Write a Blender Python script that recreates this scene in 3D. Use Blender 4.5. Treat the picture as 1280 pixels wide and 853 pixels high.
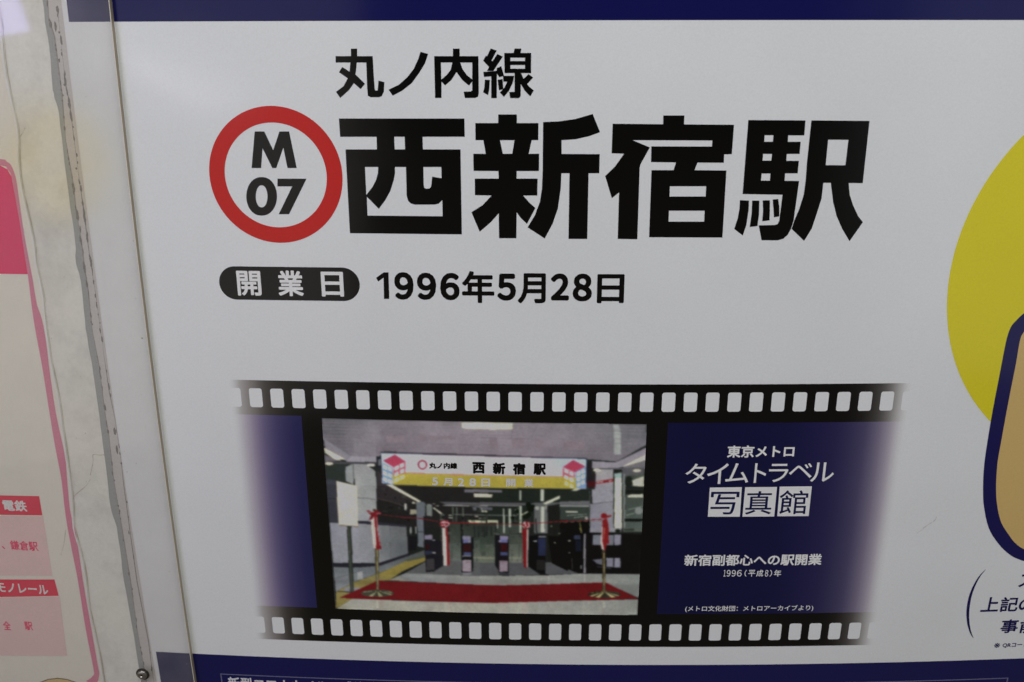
import bpy, bmesh, math, random
from mathutils import Vector, Matrix
from mathutils.geometry import tessellate_polygon

for _o in list(bpy.data.objects):
    bpy.data.objects.remove(_o, do_unlink=True)
SC = bpy.context.scene
COL = SC.collection
random.seed(7)
BASE = 1.40                      # height in metres of the poster's reference line

# ---------------------------------------------------------------- camera
CAM = (-29.42, 208.38, 538.37)   # mm: right, up, out from the poster
ROT = ((0.999906, -0.000982, -0.013675), (-0.003128, 0.954770, -0.297328), (0.013348, 0.297343, 0.954677))
cam = bpy.data.objects.new('camera', bpy.data.cameras.new('camera')); COL.objects.link(cam)
cam.data.sensor_width = 36.0
cam.data.lens = 1125.27 / 1280 * 36
cam.data.clip_start = 0.01; cam.data.clip_end = 50
Rt = Matrix(ROT).transposed()
P2W = Matrix(((1, 0, 0), (0, 0, -1), (0, 1, 0)))     # poster frame -> world frame
cam.matrix_world = Matrix.Translation((CAM[0]/1000, -CAM[2]/1000, CAM[1]/1000 + BASE)) @ (P2W @ Rt).to_4x4()
cam.data.dof.use_dof = True
cam.data.dof.focus_distance = 0.575
cam.data.dof.aperture_fstop = 11.0
SC.camera = cam

# ---------------------------------------------------------------- light
world = bpy.data.worlds.new('World'); SC.world = world; world.use_nodes = True
wn = world.node_tree
_tc = wn.nodes.new('ShaderNodeTexCoord'); _sp = wn.nodes.new('ShaderNodeSeparateXYZ'); _mr = wn.nodes.new('ShaderNodeMapRange')
_rp = wn.nodes.new('ShaderNodeValToRGB')         # dim station hall: warm lit floor below, cool ceiling above
wn.links.new(_tc.outputs['Generated'], _sp.inputs[0]); wn.links.new(_sp.outputs['Z'], _mr.inputs['Value'])
_mr.inputs['From Min'].default_value = -1; _mr.inputs['From Max'].default_value = 1
_rp.color_ramp.elements[0].position = .35; _rp.color_ramp.elements[0].color = (.30, .265, .215, 1)
_rp.color_ramp.elements[1].position = .62; _rp.color_ramp.elements[1].color = (.10, .105, .11, 1)
wn.links.new(_mr.outputs[0], _rp.inputs[0]); wn.links.new(_rp.outputs[0], wn.nodes['Background'].inputs[0])
wn.nodes['Background'].inputs[1].default_value = 0.34

def area(name, pos, size, power, color, target=(0, 0, 0), roll=0.0):
    d = bpy.data.lights.new(name, 'AREA'); d.shape = 'RECTANGLE'
    d.size, d.size_y = size[0]/1000, size[1]/1000
    d.energy = power; d.color = color
    o = bpy.data.objects.new(name, d); COL.objects.link(o)
    p = Vector((pos[0]/1000, -pos[2]/1000, pos[1]/1000 + BASE))
    t = Vector((target[0]/1000, -target[2]/1000, target[1]/1000 + BASE))
    q = (t - p).to_track_quat('-Z', 'Y')
    o.matrix_world = Matrix.Translation(p) @ q.to_matrix().to_4x4() @ Matrix.Rotation(roll, 4, 'Z')
    return o
area('ceiling_light_panel', (100, 1500, 1100), (2600, 900), 22.0, (1.0, 1.0, 0.985), (0, 100, 0))
area('concourse_light_left', (-1420, 100, 1500), (2000, 1900), 4.7, (1.0, 0.96, 0.91), (-100, 0, 0))
area('concourse_light_right', (1860, 100, 1500), (1900, 1700), 3.1, (0.95, 0.97, 1.0), (100, 0, 0))
area('fluorescent_box', (-1718, 553, 1500), (400, 300), 3.2, (0.47, 0.43, 1.0), (-330, 240, 0), math.radians(14))
area('tube_light', (-1000, 305, 1500), (250, 40), 0.2, (0.86, 0.84, 1.0), (-248, 206, 0), math.radians(-28))
SC.view_settings.view_transform = 'Standard'
SC.view_settings.look = 'None'
SC.view_settings.exposure = 0.11
SC.view_settings.gamma = 1.0
SC.view_settings.use_curve_mapping = False

# ---------------------------------------------------------------- surface
DC, DX, DY = 1.11777e-4, 15.92, 4.42          # the sheets belly out very slightly from their board
def zsurf(x, y): return -DC * ((x - DX)**2 + (y - DY)**2)
def W(x, y, h): return Vector((x/1000, -(zsurf(x, y) + h)/1000, y/1000 + BASE))

# ---------------------------------------------------------------- materials
E_REF = 0.53
def lin(v):
    v /= 255.0
    return v/12.92 if v <= 0.04045 else ((v + 0.055)/1.055)**2.4
def alb(c, spec=0.006):
    """reflectance of a colour as the photograph shows it in this light"""
    return tuple(min(0.9, max(0.001, (lin(v) - spec)/E_REF)) for v in c)
MATS = {}
def new_mat(name):
    m = bpy.data.materials.new(name); m.use_nodes = True
    return m, m.node_tree, m.node_tree.nodes['Principled BSDF']
def N(nt, typ, **kw):
    n = nt.nodes.new(typ)
    for k, v in kw.items(): setattr(n, k, v)
    return n
def grain(nt, base_socket, amount=0.03, scale=900.0, big=0.02):
    """fine paper / halftone grain multiplied into a colour"""
    tc = N(nt, 'ShaderNodeTexCoord')
    n1 = N(nt, 'ShaderNodeTexNoise'); n1.inputs['Scale'].default_value = scale; n1.inputs['Detail'].default_value = 2
    n2 = N(nt, 'ShaderNodeTexNoise'); n2.inputs['Scale'].default_value = 9; n2.inputs['Detail'].default_value = 4
    nt.links.new(tc.outputs['Object'], n1.inputs['Vector']); nt.links.new(tc.outputs['Object'], n2.inputs['Vector'])
    a = N(nt, 'ShaderNodeMapRange'); a.inputs['From Min'].default_value = .3; a.inputs['From Max'].default_value = .7
    a.inputs['To Min'].default_value = 1 - amount; a.inputs['To Max'].default_value = 1 + amount
    b = N(nt, 'ShaderNodeMapRange'); b.inputs['From Min'].default_value = .3; b.inputs['From Max'].default_value = .7
    b.inputs['To Min'].default_value = 1 - big; b.inputs['To Max'].default_value = 1 + big
    nt.links.new(n1.outputs['Fac'], a.inputs['Value']); nt.links.new(n2.outputs['Fac'], b.inputs['Value'])
    mu = N(nt, 'ShaderNodeMath', operation='MULTIPLY'); nt.links.new(a.outputs[0], mu.inputs[0]); nt.links.new(b.outputs[0], mu.inputs[1])
    vm = N(nt, 'ShaderNodeVectorMath', operation='SCALE')
    if isinstance(base_socket, tuple): vm.inputs[0].default_value = base_socket
    else: nt.links.new(base_socket, vm.inputs[0])
    nt.links.new(mu.outputs[0], vm.inputs['Scale'])
    return vm.outputs[0], n2
def ripple(nt, b, rough):
    if rough > .2: return
    tc = N(nt, 'ShaderNodeTexCoord'); n = N(nt, 'ShaderNodeTexNoise'); n.inputs['Scale'].default_value = 7; n.inputs['Detail'].default_value = 1.5
    nt.links.new(tc.outputs['Object'], n.inputs['Vector'])
    bp = N(nt, 'ShaderNodeBump'); bp.inputs['Strength'].default_value = 1; bp.inputs['Distance'].default_value = .0025
    nt.links.new(n.outputs['Fac'], bp.inputs['Height']); nt.links.new(bp.outputs[0], b.inputs['Normal'])
def ink(name, seen, rough=0.3, amount=0.03, spec=0.5, scale=900.0):
    m, nt, b = new_mat(name)
    out, n2 = grain(nt, alb(seen), amount, scale)
    nt.links.new(out, b.inputs['Base Color'])
    b.inputs['Roughness'].default_value = rough
    b.inputs['Specular IOR Level'].default_value = spec
    ripple(nt, b, rough)
    MATS[name] = m
    return m
PAPER = (181, 183, 184)
ink('poster_paper', PAPER, 0.16, 0.025)
ink('black_ink', (10, 10, 11), 0.16)
ink('emblem_ink', (22, 22, 22), 0.16)
ink('navy_band', (24, 25, 66), 0.16, 0.06)
ink('navy_ink', (26, 24, 66), 0.16)
ink('red_ink', (158, 30, 28), 0.16)
ink('white_ink', (188, 190, 190), 0.16)
ink('panel_ink', (24, 26, 60), 0.16)
ink('pale_ink', (172, 172, 176), 0.16)
ink('line_ink', (88, 88, 112), 0.16)
ink('yellow_ink', (178, 168, 36), 0.16)
ink('tan_ink', (168, 143, 92), 0.16)
ink('pink_paper', (184, 181, 172), 0.5, 0.03)
ink('pink_ink', (188, 36, 80), 0.5)
ink('header_ink', (190, 10, 80), 0.45, 0.05)
ink('tag_ink', (180, 14, 54), 0.45, 0.05)
ink('pink_white_ink', (205, 190, 190), 0.45)
ink('pale_pink_ink', (184, 160, 158), 0.5, 0.04)
ink('mauve_ink', (172, 104, 124), 0.5, 0.06)
ink('paper_edge_highlight', (236, 234, 228), 0.4)
ink('head_ink', (172, 150, 104), 0.5)
ink('head_line', (84, 70, 50), 0.5)
ink('dirt', (100, 96, 93), 0.8, 0.2)
ink('crack', (148, 141, 128), 0.8, 0.15)  # also colours the drawn shadow line along the old poster's edge
ink('strip_grey', (126, 128, 126), 0.6, 0.06)
ink('strip_pale', (160, 156, 154), 0.6, 0.05)
ink('seam', (118, 115, 112), 0.8, 0.2)
ink('dust', (112, 108, 92), 0.8, 0.2)
ink('scuff', (160, 160, 158), 0.6, 0.1)
ink('sheet_edge', (128, 118, 100), 0.35, 0.06)
ink('sheet_edge_highlight', (176, 170, 160), 0.3, 0.04)

def wall_mat():
    m, nt, b = new_mat('board_paint')
    tc = N(nt, 'ShaderNodeTexCoord')
    out, n2 = grain(nt, alb((186, 184, 179)), 0.035, 500, 0.03)
    # yellowed blotches and grey grime
    n = N(nt, 'ShaderNodeTexNoise'); n.inputs['Scale'].default_value = 7; n.inputs['Detail'].default_value = 3
    nt.links.new(tc.outputs['Object'], n.inputs['Vector'])
    r = N(nt, 'ShaderNodeMapRange'); r.inputs['From Min'].default_value = .5; r.inputs['From Max'].default_value = .72; r.inputs['To Max'].default_value = .45
    nt.links.new(n.outputs['Fac'], r.inputs['Value'])
    mx = N(nt, 'ShaderNodeMix', data_type='RGBA'); nt.links.new(r.outputs[0], mx.inputs['Factor'])
    nt.links.new(out, mx.inputs[6]); mx.inputs[7].default_value = (*alb((187, 183, 172)), 1)
    g = N(nt, 'ShaderNodeTexNoise'); g.inputs['Scale'].default_value = 26; g.inputs['Detail'].default_value = 6; g.inputs['Roughness'].default_value = .7
    nt.links.new(tc.outputs['Object'], g.inputs['Vector'])
    r2 = N(nt, 'ShaderNodeMapRange'); r2.inputs['From Min'].default_value = .47; r2.inputs['From Max'].default_value = .72; r2.inputs['To Max'].default_value = .55
    nt.links.new(g.outputs['Fac'], r2.inputs['Value'])
    mx2 = N(nt, 'ShaderNodeMix', data_type='RGBA'); nt.links.new(r2.outputs[0], mx2.inputs['Factor'])
    nt.links.new(mx.outputs[2], mx2.inputs[6]); mx2.inputs[7].default_value = (*alb((150, 147, 142)), 1)
    nt.links.new(mx2.outputs[2], b.inputs['Base Color']); b.inputs['Roughness'].default_value = .6
    bm_ = N(nt, 'ShaderNodeBump'); bm_.inputs['Strength'].default_value = .25; bm_.inputs['Distance'].default_value = .002
    nt.links.new(n.outputs['Fac'], bm_.inputs['Height']); nt.links.new(bm_.outputs[0], b.inputs['Normal'])
    MATS['board_paint'] = m
wall_mat()

def fade_mat(name, seen, stops):
    """printed ink that fades into the paper at both ends of the film strip; stops = (x_mm, colour or None for paper)"""
    m, nt, b = new_mat(name)
    uv = N(nt, 'ShaderNodeUVMap'); uv.uv_map = 'print'
    sp = N(nt, 'ShaderNodeSeparateXYZ'); nt.links.new(uv.outputs[0], sp.inputs[0])
    x0, x1 = stops[0][0], stops[-1][0]
    wob = N(nt, 'ShaderNodeTexNoise'); wob.inputs['Scale'].default_value = 14; nt.links.new(uv.outputs[0], wob.inputs['Vector'])
    r = N(nt, 'ShaderNodeMapRange'); r.inputs['From Min'].default_value = x0; r.inputs['From Max'].default_value = x1
    nt.links.new(sp.outputs['X'], r.inputs['Value'])
    cr = N(nt, 'ShaderNodeValToRGB'); cr.color_ramp.interpolation = 'B_SPLINE'
    el = cr.color_ramp.elements
    while len(el) > 1: el.remove(el[-1])
    for i, (x, c) in enumerate(stops):
        e = el[0] if i == 0 else el.new((x - x0)/(x1 - x0))
        e.position = (x - x0)/(x1 - x0)
        e.color = (*alb(c if c else PAPER), 1)
    nt.links.new(r.outputs[0], cr.inputs[0])
    out, _ = grain(nt, cr.outputs[0], 0.025)
    nt.links.new(out, b.inputs['Base Color'])
    b.inputs['Roughness'].default_value = .16
    ripple(nt, b, .16)
    MATS[name] = m
K = (13, 13, 13)
fade_mat('film_ink', K, [(-222, None), (-220.5, None), (-218, None), (-213, (140, 136, 134)), (-203, (92, 88, 84)), (-196, (56, 52, 50)), (-184, (27, 26, 22)), (-170, K), (172, K), (188, (24, 22, 22)), (199, (58, 56, 54)), (206, (104, 102, 100)), (212, (160, 158, 158)), (216, None), (218, None), (219, None)])
NV = (20, 21, 48)
fade_mat('panel_blue_fade', NV, [(-222, None), (-220.5, None), (-218, None), (-213, (160, 156, 162)), (-206, (122, 112, 132)), (-199, (84, 78, 108)), (-190, (54, 50, 84)), (-178, (36, 36, 72)), (-160, (30, 30, 64)), (60, NV), (140, (22, 23, 52)), (172, (32, 31, 64)), (191, (57, 54, 82)), (201, (98, 92, 112)), (208, (138, 132, 144)), (212, (166, 164, 168)), (216, None), (218, None), (219, None)])

def photo_mat():
    m, nt, b = new_mat('photo_print')
    a = N(nt, 'ShaderNodeAttribute'); a.attribute_name = 'print_color'
    out, _ = grain(nt, a.outputs['Color'], 0.03, 900, 0.03)
    nt.links.new(out, b.inputs['Base Color']); b.inputs['Roughness'].default_value = .16
    ripple(nt, b, .16)
    MATS['photo_print'] = m
photo_mat()

def acrylic():
    m = bpy.data.materials.new('hazy_acrylic'); m.use_nodes = True; nt = m.node_tree
    nt.nodes.clear()
    o = N(nt, 'ShaderNodeOutputMaterial')
    tr = N(nt, 'ShaderNodeBsdfTransparent'); tr.inputs[0].default_value = (.985, .98, .965, 1)
    di = N(nt, 'ShaderNodeBsdfDiffuse'); di.inputs[0].default_value = (.78, .77, .75, 1)
    gl = N(nt, 'ShaderNodeBsdfGlossy'); gl.inputs['Roughness'].default_value = .04
    tc = N(nt, 'ShaderNodeTexCoord'); n = N(nt, 'ShaderNodeTexNoise'); n.inputs['Scale'].default_value = 20; n.inputs['Detail'].default_value = 5
    nt.links.new(tc.outputs['Object'], n.inputs['Vector'])
    r = N(nt, 'ShaderNodeMapRange'); r.inputs['From Min'].default_value = .3; r.inputs['From Max'].default_value = .7
    r.inputs['To Min'].default_value = .035; r.inputs['To Max'].default_value = .08
    nt.links.new(n.outputs['Fac'], r.inputs['Value'])
    # warm reflection painted as a yellow tint, high up beside the tape
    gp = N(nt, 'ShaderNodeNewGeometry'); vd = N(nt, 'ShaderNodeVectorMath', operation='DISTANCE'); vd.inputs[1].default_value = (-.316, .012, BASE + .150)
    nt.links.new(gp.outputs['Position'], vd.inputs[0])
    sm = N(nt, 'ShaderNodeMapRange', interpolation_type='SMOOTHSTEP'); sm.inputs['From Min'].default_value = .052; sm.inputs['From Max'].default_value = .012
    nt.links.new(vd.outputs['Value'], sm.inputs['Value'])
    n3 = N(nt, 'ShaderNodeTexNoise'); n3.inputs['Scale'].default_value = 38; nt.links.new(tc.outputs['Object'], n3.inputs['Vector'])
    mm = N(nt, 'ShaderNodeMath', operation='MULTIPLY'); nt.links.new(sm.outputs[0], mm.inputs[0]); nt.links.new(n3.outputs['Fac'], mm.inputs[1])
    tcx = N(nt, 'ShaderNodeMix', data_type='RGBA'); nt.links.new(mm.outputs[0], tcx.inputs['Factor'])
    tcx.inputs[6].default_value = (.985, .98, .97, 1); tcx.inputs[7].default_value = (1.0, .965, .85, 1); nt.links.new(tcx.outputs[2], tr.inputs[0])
    a = N(nt, 'ShaderNodeMixShader'); nt.links.new(r.outputs[0], a.inputs[0]); nt.links.new(tr.outputs[0], a.inputs[1]); nt.links.new(di.outputs[0], a.inputs[2])
    fr = N(nt, 'ShaderNodeFresnel'); fr.inputs['IOR'].default_value = 1.49
    geo = N(nt, 'ShaderNodeNewGeometry'); inv = N(nt, 'ShaderNodeMath', operation='SUBTRACT'); inv.inputs[0].default_value = 1.0
    nt.links.new(geo.outputs['Backfacing'], inv.inputs[1])        # only the outer faces mirror; no false internal reflection
    fm = N(nt, 'ShaderNodeMath', operation='MULTIPLY'); nt.links.new(fr.outputs[0], fm.inputs[0]); nt.links.new(inv.outputs[0], fm.inputs[1])
    b = N(nt, 'ShaderNodeMixShader'); nt.links.new(fm.outputs[0], b.inputs[0]); nt.links.new(a.outputs[0], b.inputs[1]); nt.links.new(gl.outputs[0], b.inputs[2])
    nt.links.new(b.outputs[0], o.inputs[0])
    MATS['hazy_acrylic'] = m
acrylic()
def metal(name, col, rough):
    m, nt, b = new_mat(name); b.inputs['Base Color'].default_value = (*col, 1); b.inputs['Metallic'].default_value = 1; b.inputs['Roughness'].default_value = rough
    MATS[name] = m
metal('steel', (.42, .40, .37), .28)
ink('dark_matte', (40, 36, 32), .7); ink('hole_black', (14, 12, 10), .8)

# ---------------------------------------------------------------- builders
def link(name, me, mat, parent=None, loc=None):
    me.name = name
    o = bpy.data.objects.new(name, me); COL.objects.link(o)
    if mat: me.materials.append(MATS[mat])
    if parent: o.parent = parent
    if loc: o.location = loc
    return o
def thing(name, label, cat, x, y):
    o = bpy.data.objects.new(name, None); COL.objects.link(o); o.empty_display_size = .02
    o.location = W(x, y, 0); o['label'] = label; o['category'] = cat
    o['_o'] = tuple(o.location)
    return o
def origin(parent):
    p = Vector((0, 0, 0))
    while parent: p += parent.location; parent = parent.parent
    return p
def tri_bm(loops):
    loops = [l for l in loops if len(l) > 2]
    flat = [v for l in loops for v in l]
    tris = tessellate_polygon([[Vector((x, y, 0)) for x, y in l] for l in loops])
    bm = bmesh.new(); vs = [bm.verts.new((x, y, 0)) for x, y in flat]
    for t in tris:
        try: bm.faces.new([vs[i] for i in t])
        except ValueError: pass
    bmesh.ops.recalc_face_normals(bm, faces=bm.faces)
    return bm
def grid_cut(bm, g=10.0):
    if not bm.verts: return
    for ax in (0, 1):
        lo = min(v.co[ax] for v in bm.verts); hi = max(v.co[ax] for v in bm.verts)
        k = math.floor(lo/g) + 1
        while k*g < hi - 1e-6:
            co = [0, 0, 0]; co[ax] = k*g; no = [0, 0, 0]; no[ax] = 1
            bmesh.ops.bisect_plane(bm, geom=bm.verts[:] + bm.edges[:] + bm.faces[:], dist=1e-5, plane_co=co, plane_no=no)
            k += 1
def finish(bm, name, mat, parent, h, g=10.0, thick=0.0):
    """bend flat artwork (mm) onto the sheet and link it as one mesh"""
    grid_cut(bm, g)
    for f in bm.faces:
        if f.normal.z < 0: f.normal_flip()
    uv = bm.loops.layers.uv.new('print')
    for f in bm.faces:
        for l in f.loops: l[uv].uv = (l.vert.co.x, l.vert.co.y)
    if thick:
        bot = bmesh.ops.extrude_face_region(bm, geom=bm.faces[:])
        for v in [e for e in bot['geom'] if isinstance(e, bmesh.types.BMVert)]: v.co.z += thick
    org = origin(parent)
    for v in bm.verts: v.co = W(v.co.x, v.co.y, h + v.co.z) - org
    me = bpy.data.meshes.new(name); bm.to_mesh(me); bm.free()
    for p in me.polygons: p.use_smooth = True
    if thick: me.set_sharp_from_angle(angle=math.radians(20))
    else: me.normals_split_custom_set_from_vertices([Vector((2*DC*((v.co.x + org.x)*1000 - DX), -1, 2*DC*((v.co.z + org.z - BASE)*1000 - DY))).normalized() for v in me.vertices])
    return link(name, me, mat, parent)
def shape(loops, name, mat, parent, h, g=10.0, thick=0.0):
    return finish(tri_bm(loops), name, mat, parent, h, g, thick)
def rect(x0, y0, x1, y1): return [(x0, y0), (x1, y0), (x1, y1), (x0, y1)]
def rrect(x0, y0, x1, y1, r, n=6):
    out = []
    for cx, cy, a0 in ((x1-r, y1-r, 0), (x0+r, y1-r, 90), (x0+r, y0+r, 180), (x1-r, y0+r, 270)):
        for i in range(n+1):
            a = math.radians(a0 + 90*i/n); out.append((cx + r*math.cos(a), cy + r*math.sin(a)))
    return out
def ellipse(cx, cy, rx, ry, n=64): return [(cx + rx*math.cos(2*math.pi*i/n), cy + ry*math.sin(2*math.pi*i/n)) for i in range(n)]
def offset_line(pts, w, jitter=0.0):
    L, R = [], []
    for i, (x, y) in enumerate(pts):
        a = pts[max(0, i-1)]; b = pts[min(len(pts)-1, i+1)]
        dx, dy = b[0]-a[0], b[1]-a[1]; d = math.hypot(dx, dy) or 1
        ww = w/2*(1 + random.uniform(-jitter, jitter))
        L.append((x - dy/d*ww, y + dx/d*ww)); R.append((x + dy/d*ww, y - dx/d*ww))
    return L + R[::-1]
def smooth_line(pts, n=4):
    out = []
    for i in range(len(pts)-1):
        p0 = pts[max(0, i-1)]; p1 = pts[i]; p2 = pts[i+1]; p3 = pts[min(len(pts)-1, i+2)]
        for k in range(n):
            t = k/n
            out.append(tuple(.5*((2*p1[j]) + (-p0[j]+p2[j])*t + (2*p0[j]-5*p1[j]+4*p2[j]-p3[j])*t*t + (-p0[j]+3*p1[j]-3*p2[j]+p3[j])*t**3) for j in (0, 1)))
    out.append(pts[-1]); return out
_glyphs = {}
def glyph(s):
    if s not in _glyphs:
        c = bpy.data.curves.new('lettering', 'FONT'); c.body = s; c.resolution_u = 4
        o = bpy.data.objects.new('lettering', c); COL.objects.link(o)
        dg = bpy.context.evaluated_depsgraph_get(); me = o.evaluated_get(dg).to_mesh()
        vs = [tuple(v.co[:2]) for v in me.vertices]; fs = [tuple(f.vertices) for f in me.polygons]
        o.evaluated_get(dg).to_mesh_clear(); bpy.data.objects.remove(o); bpy.data.curves.remove(c)
        _glyphs[s] = (vs, fs)
    return _glyphs[s]
def lettering(s, x0, y0, x1, y1, r, name, mat, parent, h, g=10.0):
    """type set into a box (mm) and emboldened by r mm: the outline is struck several times round its own place"""
    vs, fs = glyph(s)
    lx, hx = min(v[0] for v in vs), max(v[0] for v in vs); ly, hy = min(v[1] for v in vs), max(v[1] for v in vs)
    sx = (x1-x0-2*r)/(hx-lx); sy = (y1-y0-2*r)/(hy-ly)
    base = bmesh.new(); vv = [base.verts.new((x0+r+(v[0]-lx)*sx, y0+r+(v[1]-ly)*sy, 0)) for v in vs]
    for f in fs:
        try: base.faces.new([vv[i] for i in f])
        except ValueError: pass
    grid_cut(base, g)
    tmp = bpy.data.meshes.new('t'); base.to_mesh(tmp); base.free()
    bm = bmesh.new()
    offs = [(0, 0)] + ([(r*math.cos(a), r*math.sin(a)) for a in [math.pi/8 + i*math.pi/4 for i in range(8)]] if r > .15 else [(r, 0), (-r, 0), (0, r), (0, -r)] if r > 0 else [])
    for k, (dx, dy) in enumerate(offs):
        n0 = len(bm.verts); bm.from_mesh(tmp); bm.verts.ensure_lookup_table()
        for v in bm.verts[n0:]: v.co.x += dx; v.co.y += dy; v.co.z = k*.004
    bpy.data.meshes.remove(tmp)
    return finish(bm, name, mat, parent, h, 1e6)

# ---------------------------------------------------------------- artwork outlines (mm on the poster)
NISHI = [[(-138.93,175.92),(-64.79,176.02),(-64.74,165.59),(-89.71,165.55),(-89.7,158.23),(-67.35,158.28),(-67.34,107.8),(-135.74,108.09),(-135.9,158.09),(-117.09,158.16),(-116.99,165.49),(-138.76,165.43)],[(-106.54,165.51),(-100.33,165.53),(-100.26,158.2),(-106.5,158.19)],[(-124.71,147.87),(-116.69,147.9),(-117.04,144.32),(-118.32,140.32),(-120.75,136.01),(-124.64,131.25)],[(-106.66,147.93),(-100.08,147.96),(-100.23,130.87),(-99.41,127.85),(-97.92,126.34),(-95.39,125.64),(-83.65,125.7),(-81.09,126.21),(-78.8,128.45),(-78.81,118.71),(-124.47,118.86),(-124.37,130.25),(-117.4,122.99),(-113.19,128.28),(-109.92,133.85),(-107.64,140.37),(-106.79,144.36)],[(-89.68,147.99),(-78.99,148.02),(-78.93,141.38),(-84.57,142.35),(-84.97,138.46),(-85.43,136.26),(-86.47,135.25),(-88.5,135.15),(-89.5,135.74),(-89.76,137.44)]]
SHIN = [[(-44.9,178.34),(-34.04,178.34),(-34.03,173.45),(-21.37,173.46),(-21.4,163.7),(-25.27,163.7),(-27.03,155.8),(-20.84,155.81),(-20.87,145.78),(-34.11,145.76),(-34.1,141.3),(-21.64,141.32),(-21.77,131.34),(-30.25,131.32),(-26.7,127.31),(-22.83,123.89),(-27.86,114.32),(-31.23,117.47),(-34.09,121.32),(-34.28,105.58),(-44.73,105.53),(-44.86,120.68),(-49.58,115.37),(-56.48,109.4),(-61.35,121.23),(-54.59,125.51),(-49.07,131.27),(-59.09,131.44),(-59.08,141.24),(-44.77,141.27),(-44.95,145.74),(-59.73,145.8),(-59.81,155.75),(-52.4,155.76),(-53.74,163.67),(-58.42,163.66),(-58.41,173.43),(-44.93,173.44)],[(-43.97,163.68),(-35.42,163.69),(-36.71,155.79),(-42.31,155.78)],[(-18.61,174.03),(-9.62,174.42),(0.23,175.76),(10.22,178.63),(14.81,168.27),(8.33,165.95),(0.43,164.2),(-7.7,163.71),(-7.58,155.73),(14.93,155.64),(14.91,144.54),(8.6,144.53),(8.67,105.28),(-2.67,105.26),(-2.72,144.52),(-7.53,144.51),(-7.8,135.67),(-9.36,123.61),(-12.39,114.47),(-17.09,105.53),(-27.45,112.17),(-23.11,119.53),(-20.13,127.63),(-18.98,135.65),(-18.66,145.59)]]
JUKU = [[(51.44,177.76),(63.74,177.75),(63.8,172.67),(93.04,172.45),(92.83,155.6),(88.35,155.51),(88.36,150.62),(72.78,150.73),(71.32,146.31),(90.24,146.09),(90.35,106.12),(46.04,106.36),(45.82,146.32),(58.92,146.32),(60.1,150.84),(45.33,151.04),(45.16,160.13),(80.82,160.0),(80.91,163.5),(33.91,163.72),(44.29,159.54),(39.19,149.77),(38.77,147.6),(38.95,105.12),(27.1,105.31),(27.03,133.21),(22.81,129.8),(18.52,142.86),(24.26,148.58),(29.31,155.94),(21.94,156.13),(22.05,173.08),(51.56,172.78)],[(57.15,136.9),(78.76,136.89),(78.81,130.8),(57.24,130.81)],[(57.23,122.36),(78.69,122.34),(78.76,115.75),(57.33,115.77)]]
EKI = [[(101.22,175.12),(134.75,174.87),(134.74,166.33),(125.29,166.35),(125.38,162.67),(132.95,162.66),(132.91,155.67),(125.31,155.69),(125.32,151.66),(132.82,151.64),(132.7,144.36),(125.16,144.38),(125.31,139.99),(133.93,139.86),(132.62,116.31),(131.52,111.47),(129.79,107.69),(127.29,105.31),(124.12,104.34),(114.16,104.48),(111.86,113.47),(121.43,113.66),(123.11,114.19),(124.01,116.34),(124.69,131.78),(100.78,132.26)],[(111.44,166.48),(116.58,166.47),(116.55,162.69),(111.41,162.7)],[(111.29,155.71),(116.56,155.7),(116.43,151.78),(111.26,151.79)],[(111.28,144.31),(116.48,144.3),(116.48,140.11),(111.17,140.13)],[(99.43,128.56),(104.89,128.33),(105.0,122.27),(104.32,113.7),(102.61,107.33),(97.17,111.34),(98.87,118.01),(99.47,123.35)],[(106.81,128.33),(111.08,128.32),(111.48,120.12),(111.04,113.04),(106.45,112.51),(106.97,120.13)],[(113.1,128.42),(117.37,128.52),(117.85,122.24),(118.09,116.46),(113.72,115.94),(113.78,122.25)],[(119.04,128.94),(122.33,129.25),(123.36,124.36),(123.8,118.91),(120.63,118.28),(119.91,123.3)],[(138.2,174.86),(172.42,174.49),(172.15,138.49),(163.69,138.62),(165.03,131.66),(167.73,125.28),(171.41,118.85),(174.72,115.18),(167.8,103.63),(162.45,111.36),(158.45,118.91),(155.47,127.45),(152.99,138.76),(148.51,138.77),(148.3,129.6),(146.4,121.09),(144.05,111.43),(140.07,103.96),(131.87,111.26),(132.97,115.99),(135.46,123.26),(137.4,131.75),(137.84,140.17),(137.68,150.59)],[(149.05,163.85),(161.08,163.72),(160.74,148.97),(148.94,149.11)]]
MARU = [[(-129.98,215.11),(-126.38,215.1),(-126.56,210.97),(-117.49,210.96),(-117.32,201.3),(-117.01,192.7),(-116.6,191.75),(-115.28,191.85),(-114.62,197.42),(-111.25,196.48),(-111.66,191.33),(-112.97,188.69),(-114.65,188.05),(-119.62,188.05),(-121.14,188.9),(-121.42,192.7),(-121.35,207.44),(-126.94,207.45),(-127.29,204.43),(-128.0,200.78),(-122.62,195.64),(-125.28,192.59),(-129.11,195.96),(-132.16,192.06),(-137.58,187.61),(-139.95,191.1),(-135.37,194.17),(-132.62,198.68),(-137.63,202.04),(-135.51,204.96),(-131.34,202.35),(-130.67,207.45),(-139.23,207.46),(-139.16,210.99),(-130.17,210.98)]]
NO = [[(-89.64,213.3),(-85.22,212.16),(-87.19,207.0),(-90.6,201.8),(-95.13,196.06),(-100.75,191.86),(-106.57,188.9),(-108.87,192.28),(-102.84,195.01),(-97.78,199.2),(-93.81,203.89),(-90.93,209.59)]]
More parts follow.
